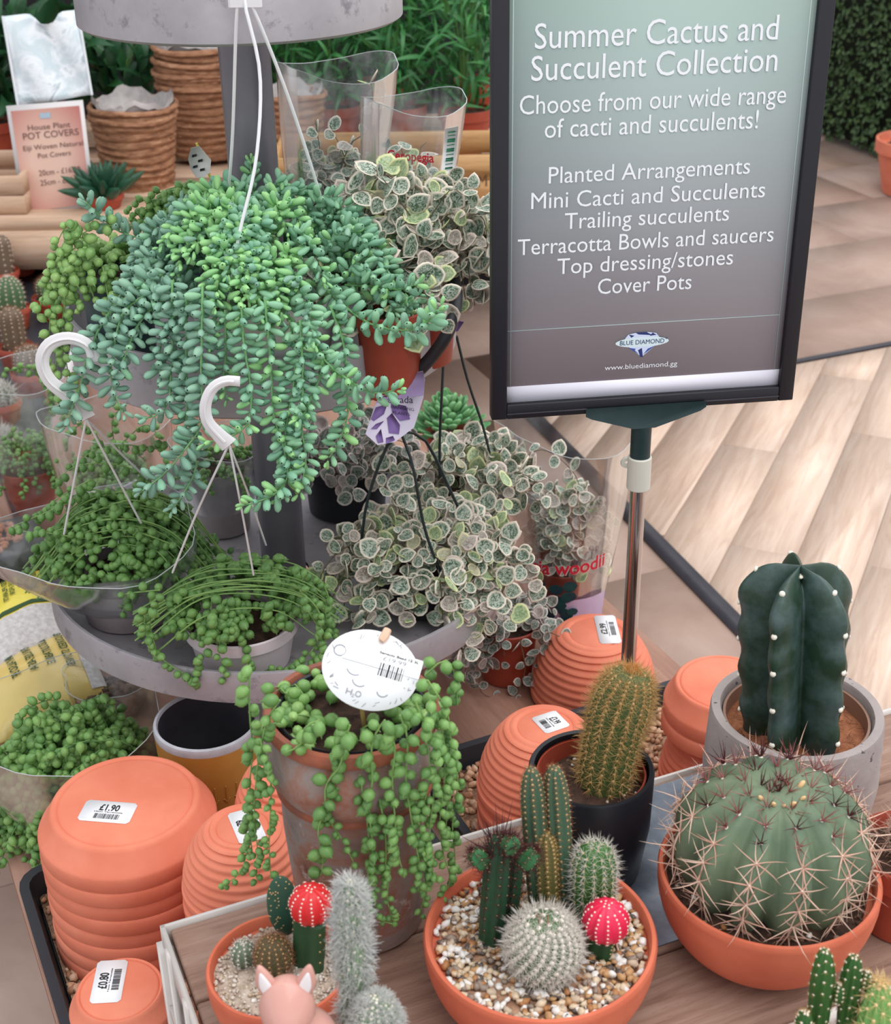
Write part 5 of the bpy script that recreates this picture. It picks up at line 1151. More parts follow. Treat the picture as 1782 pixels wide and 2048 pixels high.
# --- left bowl
M_bed2 = mat('grit_bed', (170, 150, 132), (208, 192, 176), 200, .9, .9, 200, dist=.003)
c = P(556, 1928, ZC + .055); l_ = thing('small_cactus_bowl', 'small terracotta bowl of pale grit with a red-topped cactus and paddle cactus', 'cactus bowl', (c.x, c.y, ZC))
obj('bowl', lathe(bowl_prof(.0520, .028, .055, .0042, .009), 72), M_terra_d, l_); soil_disc(l_, .0475, .045, M_bed2, .003); zp2 = ZC + .0468
footpebbles(l_, c, .0462, zp2, 900, M_grit, .0009, .0019, name='grit'); footpebbles(l_, (c.x + .006, c.y - .026), .024, zp2 + .001, 80, M_peb, .0016, .003)
V_ = lambda px, py: P(px, py, zp2)
# paddle
pb = V_(572, 1885); M_pad = green('paddle_skin', (40, 74, 60), (54, 92, 74))
pd_c = Q(566, 1812, pb.y); pr = ball(20, 14, 1, .28, 1); pr.v *= (.0118, .0118, .0290); pr.v += np.array(pd_c) ; obj('paddle', pr, M_pad, l_, world=True, sharp=0, label='flat dark green paddle')
it = []; gl = [spine_cluster('spine_cluster', 4, .0016, .00014, .8, [M_at, M_spt], .0006, 0, .3, 0, 9)]
for i in range(46):
    a = random.uniform(0, 6.3); q = math.sqrt(random.uniform(.05, 1)); s = random.choice((-1, 1)); yy = -.28 * math.sqrt(max(0, 1 - q * q)); it.append((gl[0], frame(pd_c + Vector((.0118 * q * math.cos(a), .0118 * yy, .029 * q * math.sin(a))), (math.cos(a) * q, -.8, math.sin(a) * q), 0, 1)))
scatter(l_, 'glochid', it)
b = V_(622, 1925); moon(l_, b - Vector((0, 0, .003)), Q(624, 1832, b.y), .0160, .0150, M_red2, M_stock, 11)
b = V_(552, 1940); cactus(l_, b - Vector((0, 0, .003)), Q(543, 1878, b.y), ball_prof, .0135, 13, .12, green('tan_cactus_skin', (70, 74, 46), (88, 84, 56)), [spine_cluster('spine_cluster', 8, .0052, .00018, 1.05, [M_at, M_spb], .0009, 1, .3, .1, 90 + s) for s in range(3)], 8, nz=14, label='small brown-spined ball cactus')
b = V_(488, 1925); cactus(l_, b - Vector((0, 0, .003)), Q(486, 1886, b.y), ball_prof, .0095, 10, .15, green('grey_cactus_skin', (84, 104, 84), (104, 120, 100)), [spine_cluster('spine_cluster', 7, .0034, .00016, 1.0, [M_aw, M_spw], .0008, 1, .3, .1, 95 + s) for s in range(3)], 6, nz=12, label='tiny grey-green cactus')
# --- pink animal planter with woolly cacti
pcx = Q(665, 2000, .650); lp = thing('animal_planter', 'pink ceramic animal planter with pointed ears holding two white woolly cacti', 'planter', (pcx.x, pcx.y, ZC))
M_pink = mat('pink_glaze', (206, 152, 140), (214, 164, 152), 14, .22); M_pinkd = mat('pink_glaze_rim', (178, 112, 102), rough=.3)
L0 = Vector((pcx.x, pcx.y, ZC)); hd = Q(576, 2020, .625)
# body, one closed surface of stacked ellipses
sec = [(0, .030, .022), (.004, .040, .030), (.03, .045, .033), (.06, .043, .030), (.085, .038, .027), (.093, .034, .024), (.094, .031, .021), (.086, .029, .019), (.084, .0001, .0001)]
v = []; seg = 40
for z, rx, ry in sec:
    for j in range(seg): a = 2 * PI * j / seg; v.append((L0.x + .010 + rx * math.cos(a), L0.y + ry * math.sin(a), ZC + z))
f = [(i * seg + j, i * seg + (j + 1) % seg, (i + 1) * seg + (j + 1) % seg, (i + 1) * seg + j) for i in range(len(sec) - 1) for j in range(seg)]
bo = obj('planter_body', Prim(v, [f, ]), M_pink, lp, world=True, sharp=60)
nk = tube(smooth_path([hd + Vector((.026, .012, -.075)), hd + Vector((.014, .004, -.045)), hd + Vector((.004, .0, -.012)), hd + Vector((0, -.001, .004))], .004), [.018 + .003 * math.cos(i * .5) for i in range(len(smooth_path([hd + Vector((.026, .012, -.075)), hd + Vector((.014, .004, -.045)), hd + Vector((.004, .0, -.012)), hd + Vector((0, -.001, .004))], .004)))], 20)
obj('neck', nk, M_pink, lp, world=True, sharp=0)
hp = ball(28, 20, .0172, .0195, .0215); v = hp.v; k = np.clip(-v[:, 1] / .0205, 0, 1); v[:, 0] *= 1 - .32 * k; v[:, 2] = v[:, 2] * (1 - .30 * k) - .006 * k; hp.v = v + np.array(hd + Vector((0, -.003, .004))); obj('head', hp, M_pink, lp, world=True, sharp=0)
for s in (-1, 1):
    ez = Vector((s * .22, .0, 1)).normalized(); eb = hd + Vector((s * .0118, .001, .0215)); A = frame(eb, ez)
    def earp(w, d, h, off):
        p = ball(16, 12, w, d, h); k_ = np.clip(p.v[:, 2] / h, 0, 1); p.v[:, 0] *= 1 - .45 * k_; p.v[:, 1] += off; A3 = np.array(Matrix(((1, 0, s * .22, eb.x), (0, 1, 0, eb.y), (0, 0, 1, eb.z), (0, 0, 0, 1)))); p.v = p.v @ A3[:3, :3].T + A3[:3, 3]; return p
    er = obj('ear', earp(.0066, .0036, .0150, 0), M_pink, lp, world=True, sharp=0)
    obj('inner_ear', earp(.0040, .0014, .0112, -.0028), mat('white_glaze%d' % s, (238, 232, 232), rough=.15), er, world=True, sharp=0, label='white glazed inner ear')
    ey = ball(10, 8, .0010, .0006, .0016); ey.v += np.array(hd + Vector((s * .0105, -.0155, -.004))); obj('eye', ey, mat('black_glaze%d' % s, (40, 30, 34), rough=.2), lp, world=True)
soil_top = obj('soil', lathe([(0, .0865), (.026, .0855)], 32), M_soil, lp, loc=(.010, 0, 0)); soil_top.scale = (1.05, .7, 1)
def woolly(parent, base, top, R, name, lab, n, L, dens_m, prof=col_prof, ribs=14):
    o, pt = cactus(parent, base, top, prof, R, ribs, .1, dens_m, [spine_cluster('spine_cluster', 6, .003, .0002, 1.0, [M_aw, M_spw], .0012, 0, .3, .1, 99)], 14, nz=16, name=name, label=lab)
    g = random.Random(n); pr = []
    for s in range(5):
        mb = MB()
        for i in range(9):
            a = g.uniform(0, 6.3); e = g.uniform(.2, 1.3); d = Vector((math.cos(a) * math.sin(e), math.sin(a) * math.sin(e), math.cos(e))); l = L * g.uniform(.6, 1.2); b_ = perp(d, g.uniform(0, 6.3)) * l * .35
            mb.add(tube([Vector((0, 0, 0)), d * l * .5 + b_ * .5, d * l + b_ * g.uniform(-.3, 1) - Vector((0, 0, 0))], [.00016, .00014, .00006], 3, cap=False))
        pr.append(Proto('wool_tuft', mb, M_wool))
    it = []
    for i in range(n):
        t = g.uniform(.08, 1) ** .8; th = g.uniform(0, 6.3); p = pt(t * .995, th); q = pt(t * .995, th, .01) - p; it.append((g.choice(pr), frame(p, q + Vector((0, 0, .006)), g.uniform(0, 6), g.uniform(.8, 1.2))))
    scatter(parent, 'wool_tuft', it)
M_wool = mat('white_wool', (226, 226, 222), rough=.8, rnd=(190, 194, 190))
M_wsk = green('woolly_skin', (104, 132, 100), (132, 156, 122))
hb_ = Vector((Q(706, 2010, .655).x, .655, ZC + .082)); woolly(lp, hb_, Q(700, 1762, .668), .0088, 'hairy_column', 'tall column cactus with white hair', 520, .0085, M_wsk)
wb = Q(752, 2046, .640); woolly(lp, Vector((wb.x, wb.y, ZC + .080)), Q(750, 1996, .640), .0175, 'woolly_crest', 'low white woolly cactus', 620, .0055, M_wsk, prof=dome_prof)

# --- aged pot with string of pearls and round tag
c = P(702, 1418, 1.003); Hh = c.z - ZC; ag = thing('aged_pearl_pot', 'tall aged terracotta pot with trailing string of pearls and a round price tag', 'potted plant', (c.x, .860, ZC)); C = Vector((c.x, .860, ZC))
ka = NT('aged_terracotta'); co = ka.coords(); a_ = ka.ramp(ka.noise(co, 16, 6, .65, .6), [(.32, (116, 78, 66)), (.43, (156, 108, 90)), (.55, (150, 136, 130)), (.72, (128, 112, 108))]); f1 = ka.ramp(ka.noise(co, 46, 5, .7), [(.60, (0, 0, 0)), (.70, (255, 255, 255))]); a_ = ka.mix(ka.math('MULTIPLY', f1, .75), a_, (210, 204, 198))
ka.bump(ka.noise(co, 40, 6), .5, .003); M_aged = ka.fin(a_, .85)
M_agedr = mat('worn_terracotta_rim', (168, 96, 70), (132, 84, 70), 40, .8, .4, 90, dist=.003)
obj('pot_body', lathe([(0, 0), (.046, 0), (.0495, .003), (.053, .04), (.0565, .10), (.0572, Hh - .066), (.0585, Hh - .062), (.0655, Hh - .050), (.0680, Hh - .036), (.0660, Hh - .022), (.0615, Hh - .012), (.0605, Hh - .008), (.060, Hh - .003)], 72, lambda R_, Z, th: (R_ * (1 + .006 * np.sin(3 * th + Z * 40)), Z)), M_aged, ag)
obj('pot_band', lathe([(.0572, Hh - .068), (.0602, Hh - .0665), (.0606, Hh - .063), (.0585, Hh - .0605)], 72), M_agedr, ag)
obj('pot_lip', lathe([(.0600, Hh - .012), (.0645, Hh - .010), (.0655, Hh - .004), (.0635, Hh), (.0590, Hh), (.0575, Hh - .003), (.0570, Hh - .02)], 72), M_agedr, ag)
obj('inner_pot', lathe([(.0545, Hh - .020), (.0555, Hh - .004), (.0548, Hh - .001), (.0530, Hh - .002), (.0520, Hh - .022)], 60), M_black, ag); soil_disc(ag, .0525, Hh - .014, M_soil, .004)
it = []; rg = random.Random(17); rim = C.z + Hh
fr_ = C.y - .070
ss = [([(500, 1330), (498, 1380), (500, 1440), (505, 1500), (500, 1560), (500, 1620), (495, 1690), (480, 1745), (440, 1775)], -.03, .0046, .0030),
      ([(560, 1400), (535, 1440), (520, 1500), (512, 1560), (508, 1640), (515, 1700), (512, 1760)], -.045, .0045, .0026), ([(520, 1480), (540, 1550), (541, 1620), (538, 1690), (542, 1760)], -.05, .0032, .0026), ([(505, 1600), (500, 1660), (506, 1720)], -.04, .0032, .0024),
      ([(640, 1440), (610, 1455), (600, 1490), (560, 1510)], -.06, .0052, .004), ([(700, 1450), (690, 1480), (680, 1530), (652, 1570), (650, 1620), (636, 1660), (645, 1720), (640, 1760)], -.072, .0052, .0046), ([(680, 1470), (668, 1530), (665, 1600), (660, 1640), (685, 1680), (710, 1730)], -.066, .0036, .0026),
      ([(770, 1440), (750, 1470), (742, 1510), (745, 1560), (738, 1600), (740, 1640), (745, 1700), (735, 1760), (740, 1800)], -.072, .0052, .003), ([(780, 1460), (790, 1500), (785, 1560), (790, 1640), (795, 1700), (810, 1760)], -.07, .0048, .003),
      ([(800, 1430), (815, 1480), (812, 1560), (820, 1620), (830, 1680), (840, 1740), (835, 1790)], -.068, .0046, .0032), ([(830, 1400), (850, 1460), (860, 1540), (845, 1620), (835, 1650)], -.064, .0046, .003), ([(840, 1420), (870, 1500), (868, 1580), (860, 1660), (862, 1720), (855, 1780)], -.062, .0042, .003),
      ([(860, 1400), (885, 1470), (890, 1550), (880, 1640), (885, 1700), (900, 1760), (880, 1800)], -.055, .0042, .0028), ([(870, 1420), (905, 1490), (915, 1570), (905, 1650), (910, 1720), (905, 1770)], -.045, .004, .0026), ([(855, 1360), (895, 1430), (900, 1520), (895, 1600), (890, 1690)], -.05, .0044, .003),
      ([(720, 1550), (735, 1650), (745, 1740), (755, 1830), (790, 1850)], -.068, .0034, .0026), ([(790, 1650), (780, 1740), (775, 1800), (790, 1850)], -.066, .003, .0024), ([(850, 1700), (850, 1780), (840, 1830)], -.06, .003, .0024), ([(760, 1600), (772, 1680), (770, 1760)], -.07, .0036, .0026), ([(826, 1600), (850, 1700), (870, 1760)], -.064, .0034, .0026),
      ([(850, 1350), (890, 1320), (910, 1350), (915, 1410)], -.02, .0046, .004)]
for pts, dy, r0, r1 in ss:
    w = [Q(x, y, C.y + dy) for x, y in pts]; stem(ag, pearl_strand(it, w, rg, r0, r1, 'C' if rg.uniform(0, 1) < .6 else 'B', 1.45, 1.15), .0008, M_prlS, 3)
for i in range(44):
    a = rg.uniform(0, 6.3); r = .050 * math.sqrt(rg.uniform(.1, 1)); q = C + Vector((r * math.cos(a), r * math.sin(a), Hh - .008 + rg.uniform(0, .006))); d = Vector((math.cos(a + rg.uniform(-1, 1)), math.sin(a + rg.uniform(-1, 1)), 0)); e = rg.uniform(.015, .03)
    if r + e > .055: e *= .6
    path = pearl_strand(it, [q, q + d * e * .5 + Vector((0, 0, .008)), q + d * e], rg, .0054, .0046, 'A' if rg.uniform(0, 1) < .55 else 'C', 1.9)
    if i % 3 == 0: stem(ag, path, .0008, M_prlS, 3)
scatter(ag, 'pearl', it)
# round tag: a flat oval card facing up toward the camera
tc = Q(744, 1340, C.y - .004); tu = (Q(800, 1358, tc.y) - Q(690, 1322, tc.y)); tu = _R * .96 + _U * -.28; tu.normalize(); tn_ = (_U * .55 - _F * .83); tn_ = (tn_ - tu * tn_.dot(tu)).normalized(); tv = tn_.cross(tu)
tc = Q(741, 1339, C.y - .012); s_ = mpp(tc)
def tg_(x, y, o=0): return tc + tu * x * s_ + tv * y * s_ + tn_ * o
ov = [(98 * math.cos(t), 88 * math.sin(t)) for t in np.linspace(0, 2 * PI, 49)[:-1]]
v = [tuple(tg_(x, y)) for x, y in ov] + [tuple(tg_(x, y, -.0008)) for x, y in ov]; n = 48
tag_ = obj('round_tag', Prim(v, [[(i, n + i, n + (i + 1) % n, (i + 1) % n) for i in range(n)], [tuple(range(n)), tuple(range(2 * n - 1, n - 1, -1))]]), M_label, ag, world=True, smooth=False, label='round white tag')
def tp_poly(name, pts, o, m, par=None, th=None): obj(name, Prim([tuple(tg_(x, y, o)) for x, y in pts], [[tuple(range(len(pts)))]]), m, par or tag_, world=True, smooth=False)
tp_poly('sticker', [(-62, 8), (98, 8), (98, 48), (96, 50), (-62, 50)], .0004, mat('sticker_paper', (250, 251, 253), rough=.5)); tp_poly('sticker_edge', [(-62, 6.5), (20, 6.5), (20, 8), (-62, 8)], .0004, mat('grey_print_light', (170, 172, 178), rough=.6))
M_gp = mat('grey_print', (134, 136, 144), rough=.6)
def ttxt(s, x0, x1, y, cp, m=M_ink): txt(tag_, s, lambda a, b: tg_(x0 + (x1 - x0) * a, y + cp * b, .0007), m)
ttxt('Senecio Bead 12 3L', 8, 90, 40, 5); ttxt('£19.99', 18, 66, 27, 9, M_gp); ttxt('H₂O', -34, -4, -66, 13, M_gp) if False else (ttxt('H', -34, -22, -66, 13, M_gp), ttxt('2', -21, -16, -69, 7, M_gp), ttxt('O', -15, -3, -66, 13, M_gp))
x = 16
for w_ in (2, 3, 1, 1, 4, 1, 2, 1, 3, 1, 2, 1):
    tp_poly('barcode', [(x, -8), (x + w_, -8), (x + w_, 21), (x, 21)], .0006, M_ink); x += w_ + (2, 2.4, 3)[w_ % 3]
rg = random.Random(2)
for i in range(40):   # small line doodles round the edge
    t = rg.uniform(0, 6.3); q = rg.uniform(.80, .93); x, y = 98 * q * math.cos(t), 88 * q * math.sin(t)
    if -50 < x < 60 and y > 6 and y < 55: continue
    a = rg.uniform(0, 3); l = rg.uniform(2, 6); w_ = rg.uniform(.7, 1.6); dx, dy = l * math.cos(a), l * math.sin(a); tp_poly('doodle', [(x - dx, y - dy), (x + dx, y + dy), (x + dx - w_ * math.sin(a), y + dy + w_ * math.cos(a)), (x - dx - w_ * math.sin(a), y - dy + w_ * math.cos(a))], .0004, M_gp)
for cx, cy, rr0, t0, t1 in ((-14, -28, 16, 3.4, 5.6), (-70, 22, 13, 0, 6.28), (-30, -5, 18, 3.6, 5.4), (36, -40, 12, 3.4, 6)):
    k = 16; pts = [(cx + rr0 * math.cos(t0 + (t1 - t0) * i / k), cy + rr0 * math.sin(t0 + (t1 - t0) * i / k)) for i in range(k + 1)]; pts += [(cx + (rr0 - 2) * math.cos(t0 + (t1 - t0) * i / k), cy + (rr0 - 2) * math.sin(t0 + (t1 - t0) * i / k)) for i in range(k, -1, -1)]
    vs = [tuple(tg_(x, y, .0004)) for x, y in pts]; m1 = k + 1; obj('doodle', Prim(vs, [[(i, 2 * m1 - 1 - i, 2 * m1 - 2 - i, i + 1) for i in range(k)]]), M_gp, tag_, world=True, smooth=False)
obj('tag_peg', tube([tg_(4, 66, .002), tg_(8, 76, .003), tg_(10, 92, .0035)], [.0028, .0034, .0030], 8), mat('pine_peg', (222, 184, 158), rough=.6), ag, world=True)
obj('tag_stick', tube([tg_(0, -70, -.002), C + Vector((.01, -.01, Hh - .02))], .0016, 6), mat('bamboo_stick', (192, 158, 96), rough=.6), ag, world=True)

# --- right edge pot on the crate
c = P(1800, 1745, ZC + .075); rp = thing('dark_terracotta_pot', 'dark red-brown pot with a spiny cactus at the right edge', 'potted cactus', (c.x + .018, c.y + .03, ZC)); h = .075
obj('pot', lathe(pot_prof(.043, .032, h, .003, .004, .02, .012), 56), M_terra_w, rp); soil_disc(rp, .037, h - .012, M_soil); footpebbles(rp, (c.x + .018, c.y + .03), .035, ZC + h - .012, 120, M_soilc, .0008, .002, name='soil_crumb')
b = Vector((c.x + .020, c.y + .03, ZC + h - .014)); cactus(rp, b, b + Vector((0, 0, .042)), ball_prof, .020, 11, .15, green('edge_cactus_skin', (60, 88, 60), (80, 108, 76)), [spine_cluster('spine_cluster', 7, .013, .0003, 1.15, [M_aw, M_spp], .001, 1, .3, .1, 110 + s) for s in range(3)], 7, nz=14)

# --- lower front right: second crate with three small potted cacti
fy = .70
lc = P(1640, 2004, ZC); c2_ = thing('front_crate', 'white-edged crate at the bottom right carrying three small potted cacti', 'crate', (CA + e1c * .40 - e2c * (CW + .010)).to_tuple()[:2] + (ZT,))
hc2 = .235; 
for i in range(2): oc('board', cbox(.44, .082, .012, (0, 0, 0), .0015), M_crate, c2_, .22, .047 + i * .086, hc2 - .006)
for x, y, sx, sy in ((.22, .001, .45, .004), (.22, .181, .45, .004), (-.002, .09, .004, .184), (.442, .09, .004, .184)): oc('edge_strip', box(sx, sy, .02), M_wmet, c2_, x, y, hc2 - .007)
for x in (0.004, .436):
    for y in (.006, .176): oc('leg', box(.014, .012, hc2 - .02), M_wmet, c2_, x, y, (hc2 - .02) / 2)
zs = ZT + hc2
M_kn = green('knobbly_skin', (40, 82, 36), (56, 100, 44)); kcl = [spine_cluster('spine_cluster', 5, .0026, .00018, .9, [M_aw, M_spt], .0009, 0, .3, .1, 120 + s) for s in range(3)]
def smallpot(name, lab, px, py, D, R, hp):
    q = Q(px, py, D); th = thing(name, lab, 'potted cactus', (q.x, D, zs)); obj('pot', lathe(pot_prof(R, R * .78, hp, .002, .0025, .012, .008), 44), M_terra_w, th); soil_disc(th, R - .005, hp - .008, M_soil); return th, Vector((q.x, D, zs + hp - .01))
th, b = smallpot('knobbly_cactus_pot', 'pair of knobbly dark green cactus columns in the bottom right corner', 1680, 2000, .665, .026, .055)
for px, top, R in ((1650, 1898, .0082), (1708, 1910, .0080)):
    bb_ = Vector((Q(px - 3, 2040, .664).x, .664 + (.002 if px > 1700 else 0), b.z)); cactus(th, bb_, Q(px, top, .664), lambda t: (.85 + .2 * math.sin(t * 9) * .4 + .1 * t if t < .8 else math.sqrt(max(0, 1 - ((t - .8) / .2) ** 2)) * .95), R, 8, .2, M_kn, kcl, 11, nz=26, wobble=.14, twist=.8)
for px, py in ((1683, 1985), (1738, 1960), (1610, 2040)):
    q = Q(px, py, .662); cactus(th, q - Vector((.002, 0, .010)), q + Vector((-.002, 0, .008)), ball_prof, .0045, 6, .2, M_kn, kcl, 5, nz=10, name='offset')
th, b = smallpot('yellow_spined_cactus_pot', 'pale yellow-spined small cactus at the bottom right corner', 1764, 2000, .655, .022, .06)
cactus(th, Vector((Q(1766, 2040, .655).x, .655, b.z)), Q(1762, 1962, .655), dome_prof, .0150, 12, .15, green('fresh_ball_skin', (104, 158, 84), (128, 178, 100)), [spine_cluster('spine_cluster', 10, .0085, .00017, .95, [mat('cream_areole', (240, 214, 164), rough=.9), mat('lemon_spine', (236, 214, 158), rough=.6, rnd=(220, 176, 110))], .0014, 2, .4, .2, 130 + s) for s in range(3)], 8, nz=14, t1=1.05)
th, b = smallpot('tiny_cactus_pot', 'tiny knobbly cactus left of the knobbly pair, cut by the bottom edge', 1618, 2030, .640, .018, .045)
cactus(th, b, Q(1612, 2022, .640), ball_prof, .009, 8, .2, M_kn, kcl, 7, nz=12, wobble=.1)
q = Q(1690, 2030, .650); lb_ = obj('plant_label', cbox(.012, .001, .055, (0, 0, .0275), .001), M_wplast, label='plain white plant label standing between the knobbly cactus columns', cat='label'); lb_.location = (q.x - .002, .636, zs)
# ------------------------------------------------------------------ left side: mini cacti tray, sleeved pots, bags
rg = random.Random(44); tzt = ZT
M_tray2 = mat('pale_tray_edge', (206, 204, 206), rough=.5)
def cactpot(name, lab, px, py, z, R, H, Rc, sk, sp, ribs=10, rows=9, prof=col_prof, hp=.045, potm=None):
    c = P(px, py, z + hp); th = thing(name, lab, 'potted cactus', (c.x, c.y, z)); obj('pot', lathe(pot_prof(R, R * .76, hp, .002, .002, .012, .006), 36), potm or M_terra_w, th); soil_disc(th, R - .004, hp - .007, M_soil)
    b = Vector((c.x, c.y, z + hp - .008)); cactus(th, b, b + Vector((0, 0, H)), prof, Rc, ribs, .16, sk, sp, rows, nz=14); return th
G1, G2, G3 = green('mini_grey_green', (84, 104, 84), (112, 124, 104)), green('mini_green', (62, 96, 62), (88, 116, 80)), green('mini_brown', (96, 84, 66), (118, 100, 82))
spA = [spine_cluster('spine_cluster', 7, .0065, .0003, 1.05, [M_aw, M_spp], .0016, 1, .3, .1, 200 + s) for s in range(2)]
spB = [spine_cluster('spine_cluster', 8, .010, .0003, .95, [M_aw, M_spb], .0016, 1, .3, .1, 210 + s) for s in range(2)]
spC = [spine_cluster('spine_cluster', 10, .022, .0005, 1.0, [M_aw, M_spw], .0016, 1, .3, .1, 220 + s) for s in range(2)]
ct = thing('cactus_tray', 'long black tray of mini cacti at the far left of the table', 'tray', tuple(P(30, 640, ZT))[:2] + (ZT,))
pa, pb_ = P(95, 470, ZT + .05), P(-60, 860, ZT + .05)
cc_ = (pa + pb_) / 2; ct.location = (cc_.x, cc_.y, ZT); dirn = (pb_ - pa); ang = math.atan2(dirn.y, dirn.x); 
o = obj('shell', MB().add(box(dirn.length + .25, .28, .012, (0, 0, .006))), M_black, ct, smooth=False); o.rotation_euler = (0, 0, ang)
for s in (-1, 1): o = obj('rim', box(dirn.length + .25, .008, .05, (0, s * .14, .025)), M_tray2, ct, smooth=False); o.rotation_euler = (0, 0, ang)
zt0 = ZT + .012
for nm, lab, px, py, R, H, Rc, sk, sp, rb, rw, pf, hp in (
    ('mini_cactus_pot', 'grey-green ribbed mini cactus nearest the pink price card, at the far left', 88, 492, .040, .115, .034, G1, spA, 11, 9, col_prof, .05),
    ('mini_cactus_pot', 'slim grey mini cactus beside the ribbed one, far left', 40, 506, .036, .100, .024, G1, spA, 9, 9, col_prof, .05),
    ('mini_cactus_pot', 'pale spined mini cactus behind the slim grey one, far left', 52, 446, .036, .10, .022, G3, spA, 9, 8, col_prof, .05),
    ('mini_cactus_pot', 'mini cactus cut by the left edge, level with the red pots', 6, 540, .036, .09, .026, G3, spA, 9, 8, col_prof, .05),
    ('mini_cactus_pot', 'dark round mini cactus with pale tips, left edge below the slim ones', 24, 612, .038, .075, .030, G2, spA, 12, 8, dome_prof, .05),
    ('mini_cactus_pot', 'brownish column mini cactus, left edge below the round one', 30, 690, .036, .085, .024, G3, spB, 10, 9, col_prof, .05),
    ('mini_cactus_pot', 'bristly brown mini cactus just left of the white hook', 62, 738, .040, .055, .030, G3, spB, 13, 8, ball_prof, .05),
    ('mini_cactus_pot', 'mini cactus hidden partly by trailing lime-green pearls', 96, 592, .036, .05, .024, G2, spB, 10, 7, ball_prof, .05),
    ('mini_cactus_pot', 'white star-spined mini cactus at the left edge beside the hook', 0, 800, .038, .035, .024, G1, spC, 9, 5, ball_prof, .045),
    ('mini_cactus_pot', 'white star-spined mini cactus at the left edge below its twin', 8, 892, .036, .035, .022, G1, spC, 9, 5, ball_prof, .045)):
    cactpot(nm, lab, px, py, zt0, R, H, Rc, sk, sp, rb, rw, pf, hp)
# sleeved pearls pots on the table at the left
def sleeved_pearls(name, lab, c, R, h, topr, toph, n, seed, kind='B', extra=(), film=M_film2, dome=.04, ext=.07, drop=.05, pr=.0046, shift=(0, 0)):
    th = pearl_pot(name, lab, c, R, R * .8, h, M_terra_w, kind, pr, n, dome, ext, drop, extra, seed, stem_m=M_prlSd)
    C = Vector(c); sleeve(th, (C.x, C.y, C.z + .004), R * .98, (C.x + shift[0], C.y + shift[1], C.z + toph), topr, film, wave=.07, pk=3); return th
c = P(78, 1050, ZT); ex = [([Q(x, y, c.y - .05) for x, y in pts], .0048, .004) for pts in ([(5, 745), (60, 735), (95, 770), (100, 850), (95, 880)], [(60, 740), (105, 780), (125, 840), (105, 870)], [(90, 760), (125, 790), (130, 850)], [(60, 860), (50, 900), (38, 930)], [(60, 880), (70, 960), (80, 990)])]
sleeved_pearls('sleeved_string_of_pearls', 'string of pearls in a hazy sleeve at the left edge above the yellow bag', Vector((c.x, c.y, ZT)), .050, .11, .085, .27, 34, 61, 'B', ex, dome=.05, ext=.06, drop=.03)
c = Vector((-.432, 1.315, ZT))
ex = [([Q(x, y, c.y + d) for x, y in pts], .0050, .0042) for pts, d in (([(180, 1480), (120, 1500), (80, 1560), (70, 1620)], -.06), ([(220, 1480), (150, 1490), (90, 1530), (60, 1580)], -.05), ([(260, 1490), (200, 1470), (140, 1480)], -.03), ([(200, 1500), (130, 1560), (110, 1610)], -.07), ([(30, 1430), (100, 1400), (160, 1420)], .0))]
sleeved_pearls('sleeved_string_of_pearls', 'large heap of string of pearls in a clear sleeve behind the tallest saucers', c, .070, .030, .118, .150, 170, 62, 'C', ex, M_film, .095, .085, .05, .0056, (-.01, 0))
ex = [([Q(x, y, 1.80) for x, y in pts], .0052, .0044) for pts in ([(215, 900), (170, 850), (140, 870), (120, 920)], [(240, 890), (290, 850), (320, 880), (330, 930)], [(230, 900), (225, 840), (250, 810)])]
sleeved_pearls('sleeved_string_of_pearls', 'string of pearls in a hazy sleeve behind the left hanging basket', Vector((Q(225, 900, 1.86).x, 1.86, ZT)), .058, .12, .092, .27, 70, 63, 'B', ex, dome=.08, ext=.07, drop=.04, pr=.0052)
# bags of top dressing
M_bagy = NT('yellow_bag_print'); co = M_bagy.coords(); M_bagy.bump(M_bagy.noise(co, 30, 4), .6, .004); M_bagy = M_bagy.fin((232, 214, 86), .25)
M_bagw = mat('white_grit_window', (214, 210, 208), (186, 180, 178), 160, .35, .6, 90); M_bago = NT('amber_bag_print'); co = M_bago.coords(); M_bago.bump(M_bago.noise(co, 30, 4), .6, .004); M_bago = M_bago.fin((224, 196, 116), .25); M_bgreen = mat('dark_green_print', (44, 78, 40), rough=.5)
def bag(name, lab, pxs, z, ht, mtop, seed):
    p = [P(x, y, z) for x, y in pxs]; c = sum(p, Vector()) / 4; th = thing(name, lab, 'bag', (c.x, c.y, z - ht))
    def fn(a, b):
        q = p[0].lerp(p[1], a).lerp(p[3].lerp(p[2], a), b); e = max(0.0, math.sin(PI * min(max(a, 0), 1)) * math.sin(PI * min(max(b, 0), 1))) ** .45; return (q.x, q.y, z - ht + .004 + ht * e + .004 * mnoise.noise(Vector((a * 6, b * 6, seed))) * e)
    obj('bag_body', grid(fn, 16, 16, -.003), mtop, th, world=True, sharp=0)
    return th, fn
def patch(th, fn, a0, a1, b0, b1, m, name, off=.0012, wav=0.0): return obj(name, grid(lambda a, b: tuple(Vector(fn(a0 + (a1 - a0) * a + wav * math.sin(6 * b + 1), b0 + (b1 - b0) * b)) + Vector((0, 0, off))), 10, 10), m, th, world=True, sharp=0)
def bagtxt(th, fn, s, a0, a1, b0, cap, m):   # text runs along b (down the bag), capitals rise towards -a
    txt(th, s, lambda x, y: Vector(fn(a0 - cap * y, b0 + (a1) * x)) + Vector((0, 0, .0022)), m)
th, fn = bag('dressing_bag', 'yellow bag of cactus top dressing at the left edge of the lower tray', [(-70, 1150), (125, 1085), (150, 1235), (-45, 1320)], ZT + .06, .05, M_bagy, 1)
